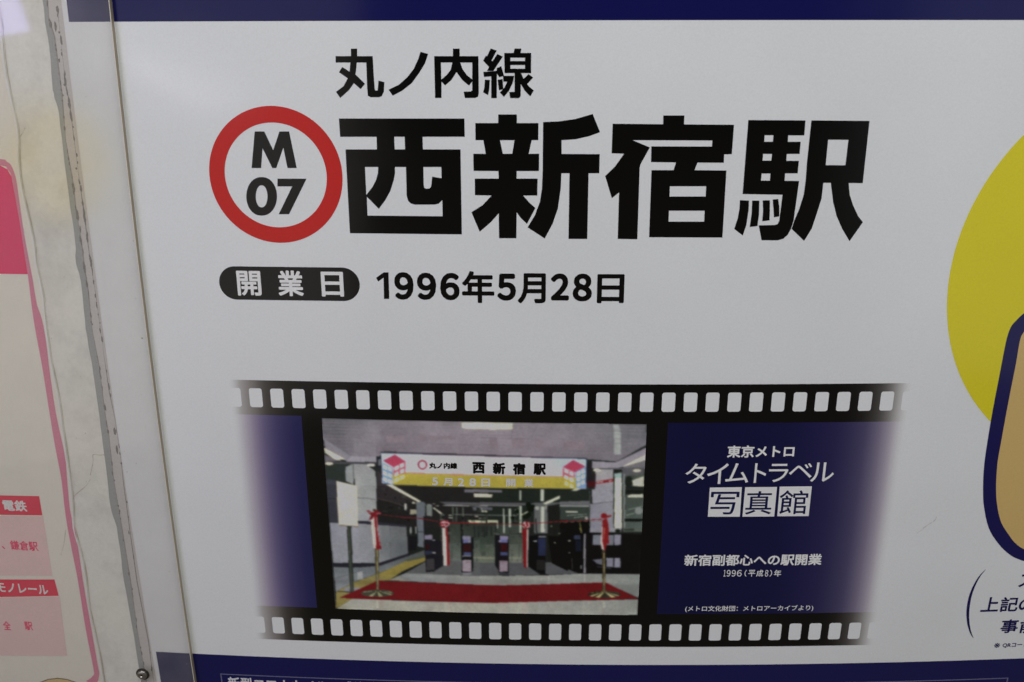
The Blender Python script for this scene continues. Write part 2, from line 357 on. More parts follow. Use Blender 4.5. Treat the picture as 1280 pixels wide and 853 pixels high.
NAI = [[(-81.77,210.92),(-70.92,210.91),(-70.85,215.02),(-66.96,215.02),(-67.02,210.9),(-56.2,210.89),(-56.18,190.29),(-56.64,188.39),(-58.29,187.65),(-64.31,187.65),(-65.03,191.23),(-60.98,191.23),(-59.99,191.86),(-59.93,196.89),(-61.92,194.59),(-65.59,197.62),(-69.01,202.1),(-72.13,197.62),(-75.79,194.7),(-77.83,196.89),(-78.02,187.65),(-81.75,187.65)],[(-77.94,207.4),(-71.31,207.4),(-72.36,203.35),(-74.81,200.44),(-77.91,197.94)],[(-66.75,207.39),(-59.81,207.39),(-59.92,198.04),(-62.83,200.23),(-65.29,203.35)]]
SEN_PARTS = [[(-49.1,215.09),(-45.63,213.97),(-48.82,208.17),(-51.65,209.92)],[(-51.84,211.27),(-48.01,207.98),(-49.25,204.1),(-53.49,208.37)],[(-45.35,212.04),(-42.12,210.68),(-47.63,202.74),(-51.3,202.74),(-49.24,206.43)],[(-53.46,202.16),(-45.39,202.85),(-45.61,200.0),(-53.08,199.42)],[(-45.59,204.29),(-43.03,205.34),(-41.46,200.0),(-44.19,199.22),(-45.81,201.76)],[(-48.87,200.01),(-45.61,200.0),(-45.75,187.55),(-48.95,187.55)],[(-52.56,197.86),(-49.7,197.78),(-50.07,192.36),(-50.79,189.29),(-53.64,190.79),(-52.92,193.54)],[(-45.13,197.78),(-42.36,198.24),(-41.88,192.56),(-44.42,191.97)],[(-35.35,214.99),(-31.39,214.99),(-32.11,212.22),(-36.04,212.22)],[(-41.3,212.61),(-25.85,212.59),(-25.83,210.05),(-41.31,210.06)],[(-41.31,210.3),(-37.78,210.29),(-37.79,203.7),(-41.12,203.7)],[(-29.36,210.28),(-25.83,210.28),(-25.88,203.69),(-29.33,203.7)],[(-38.07,208.16),(-29.15,208.16),(-29.14,206.02),(-38.07,206.03)],[(-41.2,203.94),(-25.84,203.93),(-25.83,201.55),(-41.13,201.56)],[(-35.35,201.95),(-31.77,201.95),(-31.82,189.01),(-32.35,187.95),(-33.38,187.55),(-37.88,187.63),(-38.49,190.98),(-35.34,191.06)],[(-41.94,200.0),(-35.63,200.0),(-36.24,196.68),(-41.95,196.87)],[(-39.3,197.46),(-35.75,199.41),(-36.57,195.89),(-38.7,191.57),(-41.57,188.34),(-43.9,190.71),(-41.15,193.54)],[(-31.89,201.56),(-31.56,201.36),(-30.13,198.32),(-27.29,200.97),(-24.64,199.02),(-28.16,195.42),(-26.85,193.93),(-24.19,191.88),(-26.22,188.62),(-29.29,191.57),(-31.96,195.89)]]
ONE = [[(-115.9,83.97),(-113.03,84.0),(-113.18,67.15),(-116.47,67.11),(-116.24,80.53),(-119.67,78.09),(-120.85,80.49)]]
M = [[(-189.98,168.33),(-184.16,168.35),(-179.56,157.48),(-175.02,168.38),(-169.22,168.39),(-165.99,147.07),(-171.63,147.04),(-173.29,159.06),(-178.46,147.0),(-180.86,146.99),(-185.95,158.7),(-187.71,146.95),(-193.49,146.92)]]
ZERO = [[(-179.24,130.11),(-179.43,128.59),(-179.75,127.1),(-180.21,125.66),(-180.81,124.29),(-181.54,123.02),(-182.38,121.86),(-183.33,120.85),(-184.37,119.99),(-185.51,119.3),(-186.74,118.8),(-188.05,118.49),(-189.58,118.37),(-191.1,118.46),(-192.37,118.75),(-193.52,119.23),(-194.55,119.9),(-195.47,120.74),(-196.27,121.74),(-196.94,122.89),(-197.47,124.15),(-197.85,125.52),(-198.1,126.96),(-198.19,128.45),(-198.14,129.96),(-197.94,131.48),(-197.61,132.96),(-197.13,134.4),(-196.52,135.76),(-195.79,137.02),(-194.95,138.15),(-194.0,139.15),(-192.95,139.99),(-191.82,140.66),(-190.61,141.15),(-189.31,141.45),(-187.8,141.56),(-186.3,141.47),(-185.04,141.19),(-183.91,140.71),(-182.88,140.06),(-181.97,139.23),(-181.17,138.24),(-180.5,137.12),(-179.97,135.87),(-179.57,134.52),(-179.32,133.1),(-179.21,131.62)],[(-185.06,130.06),(-185.15,129.19),(-185.3,128.34),(-185.5,127.51),(-185.75,126.73),(-186.04,126.0),(-186.38,125.34),(-186.76,124.76),(-187.18,124.27),(-187.62,123.88),(-188.1,123.59),(-188.61,123.42),(-189.2,123.36),(-189.77,123.41),(-190.26,123.58),(-190.69,123.85),(-191.08,124.24),(-191.42,124.72),(-191.71,125.3),(-191.94,125.95),(-192.13,126.68),(-192.26,127.46),(-192.33,128.28),(-192.35,129.14),(-192.31,130.01),(-192.21,130.88),(-192.06,131.73),(-191.86,132.55),(-191.61,133.33),(-191.31,134.06),(-190.97,134.71),(-190.59,135.29),(-190.18,135.77),(-189.73,136.15),(-189.26,136.44),(-188.75,136.61),(-188.17,136.67),(-187.6,136.62),(-187.12,136.45),(-186.69,136.18),(-186.3,135.8),(-185.96,135.32),(-185.67,134.75),(-185.43,134.1),(-185.25,133.38),(-185.11,132.6),(-185.04,131.78),(-185.02,130.93)]]
SEVEN = [[(-178.16,140.66),(-160.43,140.77),(-172.54,119.38),(-178.92,119.33),(-169.43,136.15),(-178.48,136.09)]]
RING = [-179.19,142.43,40.67,31.12]
PILL = [-219.89,65.49,-131.26,86.7]
SUN = [362.0,79.3,129.9]
BLOB_OUT = [(288.55,60.77),(282.96,57.44),(278.62,52.63),(275.79,47.98),(274.38,38.56),(273.83,18.57),(273.24,-6.83),(273.36,-31.0),(274.13,-48.86),(276.31,-65.35),(278.93,-77.17),(284.76,-93.04),(293.59,-105.57),(304.24,-115.28),(314.36,-120.03),(323.84,-122.25),(371.56,-122.25),(381.04,-120.03),(391.16,-115.28),(401.81,-105.57),(410.64,-93.04),(416.47,-77.17),(419.09,-65.35),(421.27,-48.86),(422.04,-31.0),(422.16,-6.83),(421.57,18.57),(421.02,38.56),(419.61,47.98),(416.78,52.63),(412.44,57.44),(406.85,60.77)]
BLOB_IN = [(289.28,50.39),(284.99,45.23),(283.28,39.69),(283.24,24.71),(282.67,-0.71),(282.5,-30.05),(282.7,-45.57),(284.76,-63.19),(288.13,-77.41),(293.01,-89.6),(300.29,-99.63),(305.5,-105.62),(312.58,-110.52),(322.07,-113.03),(373.33,-113.03),(382.82,-110.52),(389.9,-105.62),(395.11,-99.63),(402.39,-89.6),(407.27,-77.41),(410.64,-63.19),(412.7,-45.57),(412.9,-30.05),(412.73,-0.71),(412.16,24.71),(412.12,39.69),(410.41,45.23),(406.12,50.39)]
PAREN = [(288.31,-125.95),(284.97,-131.48),(282.42,-139.37),(281.17,-147.85),(281.28,-156.46),(282.36,-164.39),(284.28,-171.63),(286.92,-178.16),(289.43,-182.29)]
PANELS = [(-173.32,-11.66),(-174.45,-157.63),(63.12,-14.33),(65.56,-158.62)]
PHOTO = [(-160.64,-13.24),(49.78,-15.06),(50.05,-159.31),(-161.15,-158.14)]
BOXTL = (-250.2,-219.05)
BOXTR = (321.82,-216.76)
BOXES = [[(93.34,-60.35),(114.44,-60.14),(114.78,-82.04),(93.42,-81.95)],[(116.61,-60.15),(137.65,-60.12),(137.78,-82.02),(116.54,-82.05)],[(139.43,-59.9),(160.73,-59.86),(160.82,-81.95),(139.8,-81.86)]]
TEXT = [('開',-208.58,68.1,-193.3,83.99,0.42,'white_ink',3,'pill'),('業',-182.68,68.17,-166.57,84.47,0.42,'white_ink',3,'pill'),('日',-155.36,68.2,-141.37,84.05,0.42,'white_ink',3,'pill'),('９',-109.71,66.69,-97.74,84.22,0.88,'black_ink',2,'date'),('９',-95.66,66.72,-83.69,83.98,0.88,'black_ink',2,'date'),('６',-81.34,66.63,-69.27,83.98,0.88,'black_ink',2,'date'),('年',-67.82,64.98,-47.79,85.19,0.62,'black_ink',2,'date'),('５',-46.11,66.57,-34.46,83.73,0.88,'black_ink',2,'date'),('月',-33.47,64.92,-16.09,84.01,0.62,'black_ink',2,'date'),('２',-13.1,66.84,-1.74,83.97,0.88,'black_ink',2,'date'),('８',0.44,66.33,12.3,83.91,0.88,'black_ink',2,'date'),('日',15.38,65.2,32.12,83.6,0.62,'black_ink',2,'date'),('東京メトロ',102.9,-38.79,146.74,-30.02,0.28,'white_ink',3,'caption'),('タ',76.65,-57.32,90.36,-42.89,0.1,'white_ink',3,'caption'),('イ',90.88,-57.66,104.73,-42.72,0.1,'white_ink',3,'caption'),('ム',103.05,-56.91,118.23,-42.77,0.1,'white_ink',3,'caption'),('ト',121.82,-57.0,129.68,-42.85,0.1,'white_ink',3,'caption'),('ラ',131.31,-56.58,144.15,-43.33,0.1,'white_ink',3,'caption'),('ベ',144.48,-53.7,159.75,-43.05,0.1,'white_ink',3,'caption'),('ル',159.03,-56.55,174.37,-42.59,0.1,'white_ink',3,'caption'),('写',94.42,-80.25,113.27,-63.44,0.13,'panel_ink',5,'caption'),('真',117.9,-80.38,135.32,-63.03,0.13,'panel_ink',5,'caption'),('館',140.14,-80.39,159.01,-62.68,0.13,'panel_ink',5,'caption'),('新宿副都心への駅開業',79.82,-119.74,173.33,-110.85,0.26,'white_ink',3,'caption'),('１',107.14,-128.17,108.66,-122.95,0.07,'white_ink',3,'caption'),('９',109.33,-128.19,111.93,-122.96,0.07,'white_ink',3,'caption'),('９',112.75,-128.21,115.48,-122.98,0.07,'white_ink',3,'caption'),('６',116.31,-128.23,119.58,-123.01,0.07,'white_ink',3,'caption'),('（',121.52,-128.26,123.0,-123.04,0.07,'white_ink',3,'caption'),('平',124.12,-128.3,128.88,-123.07,0.07,'white_ink',3,'caption'),('成',129.61,-128.34,134.35,-123.11,0.07,'white_ink',3,'caption'),('８',135.5,-128.39,137.77,-123.16,0.07,'white_ink',3,'caption'),('）',138.8,-128.41,140.37,-123.18,0.07,'white_ink',3,'caption'),('年',141.68,-128.46,146.68,-123.23,0.07,'white_ink',3,'caption'),('(メトロ文化財団：メトロアーカイブより)',82.76,-156.89,171.76,-151.65,0.06,'white_ink',3,'caption'),('ス',313.96,-141.06,325.25,-130.66,0.3,'navy_ink',2,'notice'),('上',290.37,-160.47,302.97,-148.33,0.3,'navy_ink',2,'notice'),('記',304.01,-160.96,316.84,-148.8,0.3,'navy_ink',2,'notice'),('の',317.49,-160.93,329.44,-150.27,0.3,'navy_ink',2,'notice'),('事',307.75,-179.05,320.3,-167.56,0.3,'navy_ink',2,'notice'),('前',321.54,-179.62,334.04,-168.1,0.3,'navy_ink',2,'notice'),('※',305.82,-191.49,310.12,-187.33,0.1,'navy_ink',2,'notice'),('QRコード',312.06,-191.69,330.6,-187.52,0.12,'navy_ink',2,'notice'),('新型コロナウイルス感染症',-245.23,-232.24,-133.81,-220.78,0.25,'pale_ink',3,'footer'),('島',-400.47,-90.79,-393.41,-82.27,0.25,'pink_white_ink',3,'pinktag'),('電鉄',-390.79,-89.96,-373.19,-81.35,0.25,'pink_white_ink',3,'pinktag'),('、鎌倉駅',-397.97,-121.29,-370.67,-113.46,0.13,'pink_ink',3,'pinktext'),('全',-410.45,-190.19,-404.39,-182.28,0.13,'pink_ink',3,'pinktext'),('駅',-393.62,-189.17,-387.31,-181.58,0.13,'pink_ink',3,'pinktext'),('モノレール',-408.67,-157.02,-369.56,-149.18,0.22,'pink_white_ink',3,'pinktag')]
TAGS = [[(-415.23,-79.29),(-391.39,-78.24),(-362.64,-77.38),(-362.93,-92.28),(-394.34,-93.55),(-418.37,-94.49)],[(-429.68,-148.01),(-404.81,-146.61),(-363.18,-143.9),(-362.3,-157.56),(-407.86,-161.68),(-433.11,-163.88)]]
PALES = [[(-418.64,-95.77),(-362.46,-92.94),(-364.16,-140.97),(-428.94,-144.6)],[(-433.26,-164.58),(-361.72,-158.06),(-365.24,-209.96),(-444.59,-215.73)]]
HEADER = [(-383.02,147.42),(-351.66,147.24),(-347.16,144.87),(-345.21,140.52),(-344.79,128.29),(-344.3,112.92),(-344.29,79.35),(-362.92,79.22),(-395.57,78.74)]
FR_OUT = [(-382.33,151.31),(-351.04,151.11),(-347.12,149.7),(-344.39,147.31),(-342.5,139.57),(-342.49,126.35),(-342.54,104.41),(-341.5,75.78),(-341.31,60.09),(-339.38,49.52),(-339.06,33.39),(-339.76,15.28),(-340.22,-15.11),(-338.92,-45.3),(-340.22,-63.89),(-341.95,-88.47),(-340.65,-105.33),(-341.77,-144.25),(-342.22,-179.46),(-342.74,-215.5),(-343.34,-226.44),(-348.76,-236.42),(-360.96,-241.84),(-466.24,-252.89)]
FR_IN = [(-383.02,147.42),(-351.66,147.24),(-347.16,144.87),(-345.21,140.52),(-344.79,128.29),(-344.3,112.92),(-344.29,79.35),(-345.19,49.37),(-344.51,17.57),(-344.71,-15.28),(-344.78,-39.65),(-344.37,-64.07),(-345.97,-91.78),(-345.95,-119.67),(-345.61,-144.48),(-346.72,-184.61),(-346.73,-220.13),(-348.36,-226.82),(-354.17,-231.67),(-362.93,-235.31),(-464.57,-245.87)]
EDGE = [(-337.93,255.83),(-339.05,238.3),(-338.73,227.18),(-339.04,221.81),(-339.75,200.48),(-337.32,169.8),(-339.73,150.73),(-340.13,138.14),(-339.4,124.41),(-338.16,110.51),(-337.37,98.69),(-337.91,86.69),(-336.62,65.98),(-337.59,49.57),(-338.21,21.62),(-336.97,-4.19),(-337.32,-17.87),(-338.06,-45.27),(-338.5,-63.81),(-339.27,-78.46),(-341.64,-100.71),(-340.4,-115.51),(-339.56,-129.02),(-339.97,-144.15),(-341.37,-167.06),(-340.82,-187.42),(-340.43,-207.15),(-341.2,-232.15),(-342.08,-252.34)]
STRIP_L = [(-311.2,251.27),(-311.06,242.53),(-311.11,230.18),(-310.31,216.52),(-311.4,195.46),(-311.23,187.64),(-309.8,179.02),(-310.14,150.97),(-310.02,121.34),(-309.81,101.41),(-311.46,87.19),(-309.82,75.4),(-310.91,50.22),(-310.81,34.16),(-310.36,14.74),(-310.67,-16.92),(-311.03,-34.23),(-311.67,-62.65),(-312.73,-84.48),(-310.61,-99.17),(-310.82,-117.8),(-311.39,-142.52),(-310.98,-189.94),(-312.0,-230.03),(-312.38,-253.83)]
LINE1 = [(-307.98,242.51),(-308.36,232.38),(-306.35,221.71),(-306.16,189.96),(-307.4,162.41),(-306.41,139.94),(-306.5,116.93),(-305.85,102.98),(-306.18,83.7),(-305.83,69.25),(-306.73,43.93),(-305.49,18.51),(-306.28,-13.92),(-305.81,-29.98),(-307.13,-62.46),(-306.57,-101.74),(-306.67,-142.26),(-307.59,-184.87),(-307.55,-229.72)]
LINE2 = [(-302.59,237.21),(-302.69,219.64),(-303.18,197.3),(-302.26,185.54),(-302.1,177.0),(-302.12,145.28),(-301.81,124.88),(-301.8,115.51),(-301.81,104.05),(-301.84,88.58),(-301.16,66.75),(-301.33,32.79),(-301.29,2.02),(-300.06,-16.56),(-299.58,-40.81),(-300.63,-62.19),(-301.95,-142.01),(-300.75,-191.4),(-301.99,-229.33)]
SPECKS = [(-302.59,237.21),(-302.6,220.35),(-302.47,219.46),(-303.18,197.3),(-302.22,185.81),(-302.28,183.5),(-302.1,177.0),(-305.03,227.94),(-306.57,135.09),(-306.26,133.63),(-301.65,133.68),(-306.3,118.42),(-306.12,115.95),(-301.81,124.88),(-301.78,119.47),(-301.67,114.52),(-301.81,104.05),(-301.82,102.04),(-306.23,85.24),(-306.25,83.19),(-301.54,88.89),(-306.06,101.47),(-305.71,-9.93),(-301.51,-26.93),(-301.65,-39.72),(-305.95,-27.09)]
CRACKS = [[(-323.9,-63.17),(-327.8,-68.17),(-332.4,-72.02),(-337.02,-75.9),(-338.64,-78.79)],[(-310.64,-44.17),(-314.62,-44.62),(-319.09,-44.5),(-319.9,-49.85),(-323.39,-59.84)],[(-347.83,-102.93),(-350.9,-114.16),(-354.84,-123.4)],[(-336.65,164.13),(-334.17,166.98),(-332.22,169.83)]]
DOTS = [(-272.43,40.04),(-304.35,-4.24),(-319.81,-27.01),(-270.3,102.5),(-275.4,-130.21),(-326.5,-30.74)]
SCUFFS = [[(239.24,-92.79),(243.64,-89.23),(246.57,-86.86),(247.75,-83.86)],[(235.94,-96.39),(237.87,-94.6),(240.34,-92.82)]]
HEAD = [(-395.07,-241.7),(-390.8,-236.11),(-384.51,-232.99),(-376.37,-231.21),(-369.18,-231.74),(-362.92,-233.83),(-359.15,-238.72)]
PH = [
([(-160.6,-13.2),(-55.1,-14.2),(49.8,-15.1),(50.0,-159.3),(-56.7,-159.2),(-161.2,-158.1)],(30,34,32)),
([(-160.4,-13.3),(-148.7,-13.4),(-149.3,-22.7),(-161.0,-22.9)],[(86,86,90),(92,92,96),(88,86,92),(92,90,96)]),
([(-161.0,-22.9),(-149.3,-22.7),(-150.0,-35.2),(-161.3,-28.1)],[(92,90,96),(88,86,92),(96,92,99),(104,100,106)]),
([(-148.7,-13.4),(-139.8,-13.5),(-140.3,-23.1),(-149.3,-22.7)],[(92,92,96),(100,98,103),(110,106,112),(88,86,92)]),
([(-149.3,-22.7),(-140.3,-23.1),(-141.4,-43.1),(-150.0,-35.2)],[(88,86,92),(110,106,112),(118,112,120),(96,92,99)]),
([(-139.8,-13.5),(-125.2,-13.6),(-125.6,-23.4),(-140.3,-23.1)],[(100,98,103),(116,112,118),(128,122,129),(110,106,112)]),
([(-140.3,-23.1),(-125.6,-23.4),(-126.6,-42.8),(-141.4,-43.1)],[(110,106,112),(128,122,129),(126,118,127),(118,112,120)]),
([(-125.2,-13.6),(-120.0,-13.6),(-120.4,-23.3),(-125.6,-23.4)],[(116,112,118),(112,106,112),(112,104,112),(128,122,129)]),
([(-125.6,-23.4),(-120.4,-23.3),(-121.0,-36.1),(-126.6,-42.8)],[(128,122,129),(112,104,112),(108,98,106),(126,118,127)]),
([(-120.0,-13.6),(-78.4,-14.1),(-78.6,-23.7),(-120.4,-23.3)],[(112,106,112),(128,121,127),(132,122,130),(112,104,112)]),
([(-120.4,-23.3),(-78.6,-23.7),(-78.9,-36.8),(-121.0,-36.1)],[(112,104,112),(132,122,130),(122,112,120),(108,98,106)]),
([(-78.4,-14.1),(-47.3,-14.3),(-47.4,-24.5),(-78.6,-23.7)],[(128,121,127),(130,122,128),(134,124,132),(132,122,130)]),
([(-78.6,-23.7),(-47.4,-24.5),(-47.5,-37.5),(-78.9,-36.8)],[(132,122,130),(134,124,132),(124,114,122),(122,112,120)]),
([(-47.3,-14.3),(-6.1,-14.6),(-5.9,-25.2),(-47.4,-24.5)],[(130,122,128),(118,112,118),(126,117,125),(134,124,132)]),
([(-47.4,-24.5),(-5.9,-25.2),(-5.7,-38.8),(-47.5,-37.5)],[(134,124,132),(126,117,125),(118,108,117),(124,114,122)]),
([(-6.1,-14.6),(11.9,-14.7),(12.2,-25.7),(-5.9,-25.2)],[(118,112,118),(110,108,113),(118,113,119),(126,117,125)]),
([(-5.9,-25.2),(12.2,-25.7),(12.6,-39.9),(-5.7,-38.8)],[(126,117,125),(118,113,119),(104,96,104),(118,108,117)]),
([(11.9,-14.7),(30.0,-14.9),(30.3,-25.6),(12.2,-25.7)],[(110,108,113),(98,98,103),(104,103,108),(118,113,119)]),
([(12.2,-25.7),(30.3,-25.6),(30.9,-41.5),(12.6,-39.9)],[(118,113,119),(104,103,108),(112,106,114),(104,96,104)]),
([(30.0,-14.9),(49.5,-15.1),(50.0,-25.0),(30.3,-25.6)],[(98,98,103),(90,92,97),(100,100,106),(104,103,108)]),
([(30.3,-25.6),(50.0,-25.0),(50.2,-29.5),(30.9,-41.5)],[(104,103,108),(100,100,106),(112,108,116),(112,106,114)]),
([(-159.9,-16.3),(-78.4,-16.6),(-78.4,-16.3),(-159.9,-16.0)],(114,108,114)),
([(-78.4,-16.6),(-6.0,-16.9),(-6.0,-16.7),(-78.4,-16.3)],(114,108,114)),
([(-6.0,-16.9),(48.6,-17.3),(48.6,-17.0),(-6.0,-16.7)],(114,108,114)),
([(-160.1,-18.6),(-78.5,-18.9),(-78.5,-18.6),(-160.1,-18.3)],(118,112,118)),
([(-78.5,-18.9),(-6.0,-19.2),(-6.0,-18.9),(-78.5,-18.6)],(118,112,118)),
([(-6.0,-19.2),(47.6,-19.6),(47.6,-19.3),(-6.0,-18.9)],(118,112,118)),
([(-160.2,-20.9),(-78.5,-21.2),(-78.5,-20.9),(-160.2,-20.6)],(122,116,122)),
([(-78.5,-21.2),(-6.0,-21.5),(-6.0,-21.2),(-78.5,-20.9)],(122,116,122)),
([(-6.0,-21.5),(46.7,-21.9),(46.7,-21.6),(-6.0,-21.2)],(122,116,122)),
([(-160.4,-23.2),(-78.6,-23.5),(-78.6,-23.2),(-160.4,-22.9)],(114,108,114)),
([(-78.6,-23.5),(-5.9,-23.8),(-5.9,-23.6),(-78.6,-23.2)],(114,108,114)),
([(-5.9,-23.8),(45.8,-24.2),(45.8,-23.9),(-5.9,-23.6)],(114,108,114)),
([(-160.6,-25.6),(-78.7,-25.8),(-78.6,-25.5),(-160.5,-25.3)],(118,112,118)),
([(-78.7,-25.8),(-5.9,-26.1),(-5.9,-25.9),(-78.6,-25.5)],(118,112,118)),
([(-5.9,-26.1),(44.9,-26.5),(44.8,-26.2),(-5.9,-25.9)],(118,112,118)),
([(-160.7,-27.9),(-78.7,-28.1),(-78.7,-27.8),(-160.7,-27.6)],(122,116,122)),
([(-78.7,-28.1),(-5.9,-28.5),(-5.9,-28.2),(-78.7,-27.8)],(122,116,122)),
([(-5.9,-28.5),(43.9,-28.8),(43.9,-28.5),(-5.9,-28.2)],(122,116,122)),
([(-160.8,-30.2),(-78.8,-30.4),(-78.8,-30.1),(-160.8,-30.0)],(114,108,114)),
([(-78.8,-30.4),(-5.8,-30.8),(-5.8,-30.5),(-78.8,-30.1)],(114,108,114)),
([(-5.8,-30.8),(43.0,-31.1),(43.0,-30.8),(-5.8,-30.5)],(114,108,114)),
([(-161.0,-32.6),(-78.8,-32.8),(-78.8,-32.5),(-161.0,-32.3)],(118,112,118)),
([(-78.8,-32.8),(-5.8,-33.1),(-5.8,-32.8),(-78.8,-32.5)],(118,112,118)),
([(-5.8,-33.1),(42.0,-33.4),(42.0,-33.1),(-5.8,-32.8)],(118,112,118)),
([(-161.2,-35.0),(-78.9,-35.1),(-78.8,-34.8),(-161.1,-34.7)],(122,116,122)),
([(-78.9,-35.1),(-5.8,-35.4),(-5.8,-35.1),(-78.8,-34.8)],(122,116,122)),
([(-5.8,-35.4),(41.1,-35.8),(41.1,-35.5),(-5.8,-35.1)],(122,116,122)),
([(-118.9,-24.9),(-106.8,-24.7),(-107.0,-29.3),(-119.1,-29.5)],(124,110,117)),
([(-97.9,-23.4),(-93.2,-23.4),(-93.3,-28.5),(-98.1,-28.5)],(124,110,117)),
([(-91.1,-24.5),(-73.4,-24.2),(-73.5,-27.0),(-91.2,-27.3)],(124,110,117)),
([(-51.6,-25.6),(-46.4,-25.6),(-46.4,-32.4),(-51.6,-32.4)],(124,110,117)),
([(-37.0,-25.5),(-28.7,-25.4),(-28.7,-32.2),(-37.0,-32.3)],(124,110,117)),
([(-22.5,-26.5),(-16.3,-26.4),(-16.2,-32.1),(-22.4,-32.1)],(124,110,117)),
([(-4.3,-27.5),(9.7,-27.4),(9.8,-33.0),(-4.2,-33.1)],(124,110,117)),
([(-36.5,-15.5),(-37.4,-25.7),(-37.1,-25.7),(-36.2,-15.6)],(100,94,100)),
([(-37.3,-25.5),(-57.8,-25.1),(-57.8,-25.4),(-37.3,-25.8)],(100,94,100)),
([(-20.5,-15.3),(-24.9,-26.0),(-24.7,-26.1),(-20.3,-15.5)],(104,98,104)),
([(-24.8,-25.9),(-36.4,-25.5),(-36.4,-25.8),(-24.8,-26.2)],(104,98,104)),
([(-69.6,-14.8),(-47.3,-14.9),(-47.4,-19.5),(-69.2,-18.8)],(188,188,168)),
([(-57.7,-14.6),(-36.4,-15.0),(-36.7,-19.4),(-57.7,-18.9)],(188,188,168)),
([(27.9,-15.3),(31.6,-15.3),(32.9,-19.9),(29.1,-19.9)],(140,146,142)),
([(28.9,-20.4),(33.2,-20.4),(33.9,-36.4),(29.5,-36.4)],(150,156,150)),
([(28.4,-19.1),(33.5,-19.1),(33.5,-18.8),(28.4,-18.8)],(120,122,122)),
([(28.5,-22.5),(33.7,-22.5),(33.7,-22.1),(28.5,-22.1)],(120,122,122)),
([(28.6,-25.4),(33.8,-25.4),(33.8,-25.0),(28.6,-25.0)],(120,122,122)),
([(28.7,-28.8),(33.9,-28.8),(33.9,-28.4),(28.7,-28.4)],(120,122,122)),
([(-160.2,-27.7),(-142.8,-40.2),(-146.0,-43.6),(-159.8,-35.0)],(122,118,126)),
([(-142.8,-39.8),(-126.4,-39.9),(-126.4,-43.8),(-146.5,-43.9)],(142,138,146)),
([(-160.6,-39.2),(-149.2,-43.3),(-160.4,-44.2)],(98,92,102)),
([(-160.5,-34.3),(-146.4,-42.6),(-153.5,-42.6),(-160.2,-37.8)],(192,190,166)),
([(-160.4,-44.2),(-126.4,-43.8),(-126.4,-45.2),(-160.6,-46.2)],(60,62,66)),
([(-160.5,-46.0),(-146.6,-45.6),(-147.7,-58.2),(-160.8,-58.0)],(36,44,40)),
([(-155.2,-45.5),(-155.4,-46.0),(-156.0,-46.3),(-156.9,-46.6),(-158.0,-46.7),(-159.1,-46.6),(-159.9,-46.4),(-160.5,-46.1),(-160.7,-45.7),(-160.5,-45.2),(-159.8,-44.9),(-158.9,-44.6),(-157.9,-44.5),(-156.8,-44.6),(-155.9,-44.8),(-155.4,-45.1)],(205,195,170)),
([(-160.7,-57.0),(-152.8,-57.9),(-154.4,-89.9),(-160.3,-90.0)],(52,54,63)),
([(-160.7,-71.5),(-153.7,-71.7),(-153.7,-71.2),(-160.6,-71.1)],(30,32,38)),
([(-147.1,-47.9),(-142.0,-45.3),(-142.3,-60.6),(-147.6,-58.2)],[(130,136,134),(135,140,138),(140,146,143),(128,134,132)]),
([(-142.0,-45.3),(-133.3,-45.5),(-127.6,-50.2),(-127.0,-57.3),(-128.4,-89.2),(-141.5,-89.0),(-141.4,-60.6)],[(140,140,140),(135,135,136),(128,130,130),(140,146,142),(142,146,144),(156,160,156),(154,158,154)]),
([(-142.0,-45.5),(-142.4,-60.6),(-142.0,-60.6),(-141.6,-45.5)],(50,52,54)),
([(-140.2,-70.7),(-133.2,-70.8),(-133.2,-70.4),(-140.1,-70.3)],(80,80,82)),
([(-133.3,-70.8),(-127.8,-71.9),(-127.7,-71.5),(-133.2,-70.4)],(80,80,82)),
([(-127.2,-46.0),(-127.4,-46.5),(-128.0,-46.8),(-128.9,-47.1),(-130.0,-47.2),(-131.1,-47.1),(-131.9,-46.9),(-132.5,-46.6),(-132.7,-46.1),(-132.5,-45.7),(-131.8,-45.4),(-130.9,-45.1),(-129.9,-45.0),(-128.8,-45.0),(-128.0,-45.3),(-127.4,-45.6)],(192,186,172)),
([(-126.5,-50.2),(-47.6,-59.9),(-47.9,-91.3),(-128.6,-92.9)],(34,34,34)),
([(-58.2,-59.1),(14.4,-60.4),(15.2,-90.6),(-58.6,-91.4)],(32,38,34)),
([(-126.2,-39.8),(-122.5,-39.7),(-122.9,-48.1),(-126.6,-48.2)],(28,30,36)),
([(-125.0,-41.7),(-123.2,-41.7),(-123.4,-46.1),(-125.2,-46.2)],(90,92,98)),
([(-126.2,-50.2),(-113.4,-60.0),(-101.0,-72.0),(-114.0,-74.3),(-127.2,-70.5)],(46,42,44)),
([(-127.3,-70.8),(-117.7,-73.1),(-117.5,-72.6),(-127.1,-70.2)],(70,62,56)),
([(-117.7,-73.1),(-108.6,-76.5),(-108.4,-76.0),(-117.5,-72.6)],(70,62,56)),
([(-101.0,-72.5),(-94.7,-73.1),(-96.1,-92.1),(-101.2,-92.2)],[(92,98,98),(88,94,96),(96,102,106),(98,104,108)]),
([(-93.7,-73.9),(-90.4,-74.3),(-91.0,-83.2),(-93.7,-82.7)],(118,126,120)),
([(-100.4,-72.2),(-95.7,-72.5),(-97.0,-107.2),(-101.0,-106.5)],(96,104,110)),
([(-94.4,-74.6),(-90.5,-75.3),(-90.7,-83.0),(-94.5,-83.0)],(110,118,112)),
([(-85.3,-81.2),(-82.3,-81.3),(-82.7,-86.2),(-85.5,-86.1)],(84,88,84)),
([(-68.6,-62.6),(-53.0,-62.4),(-53.0,-64.7),(-68.7,-64.8)],(100,98,106)),
([(-62.5,-65.8),(-53.0,-65.7),(-53.0,-68.4),(-62.1,-68.3)],(192,188,166)),
([(-58.3,-62.6),(-43.6,-62.9),(-43.8,-64.7),(-58.3,-64.9)],(100,98,106)),
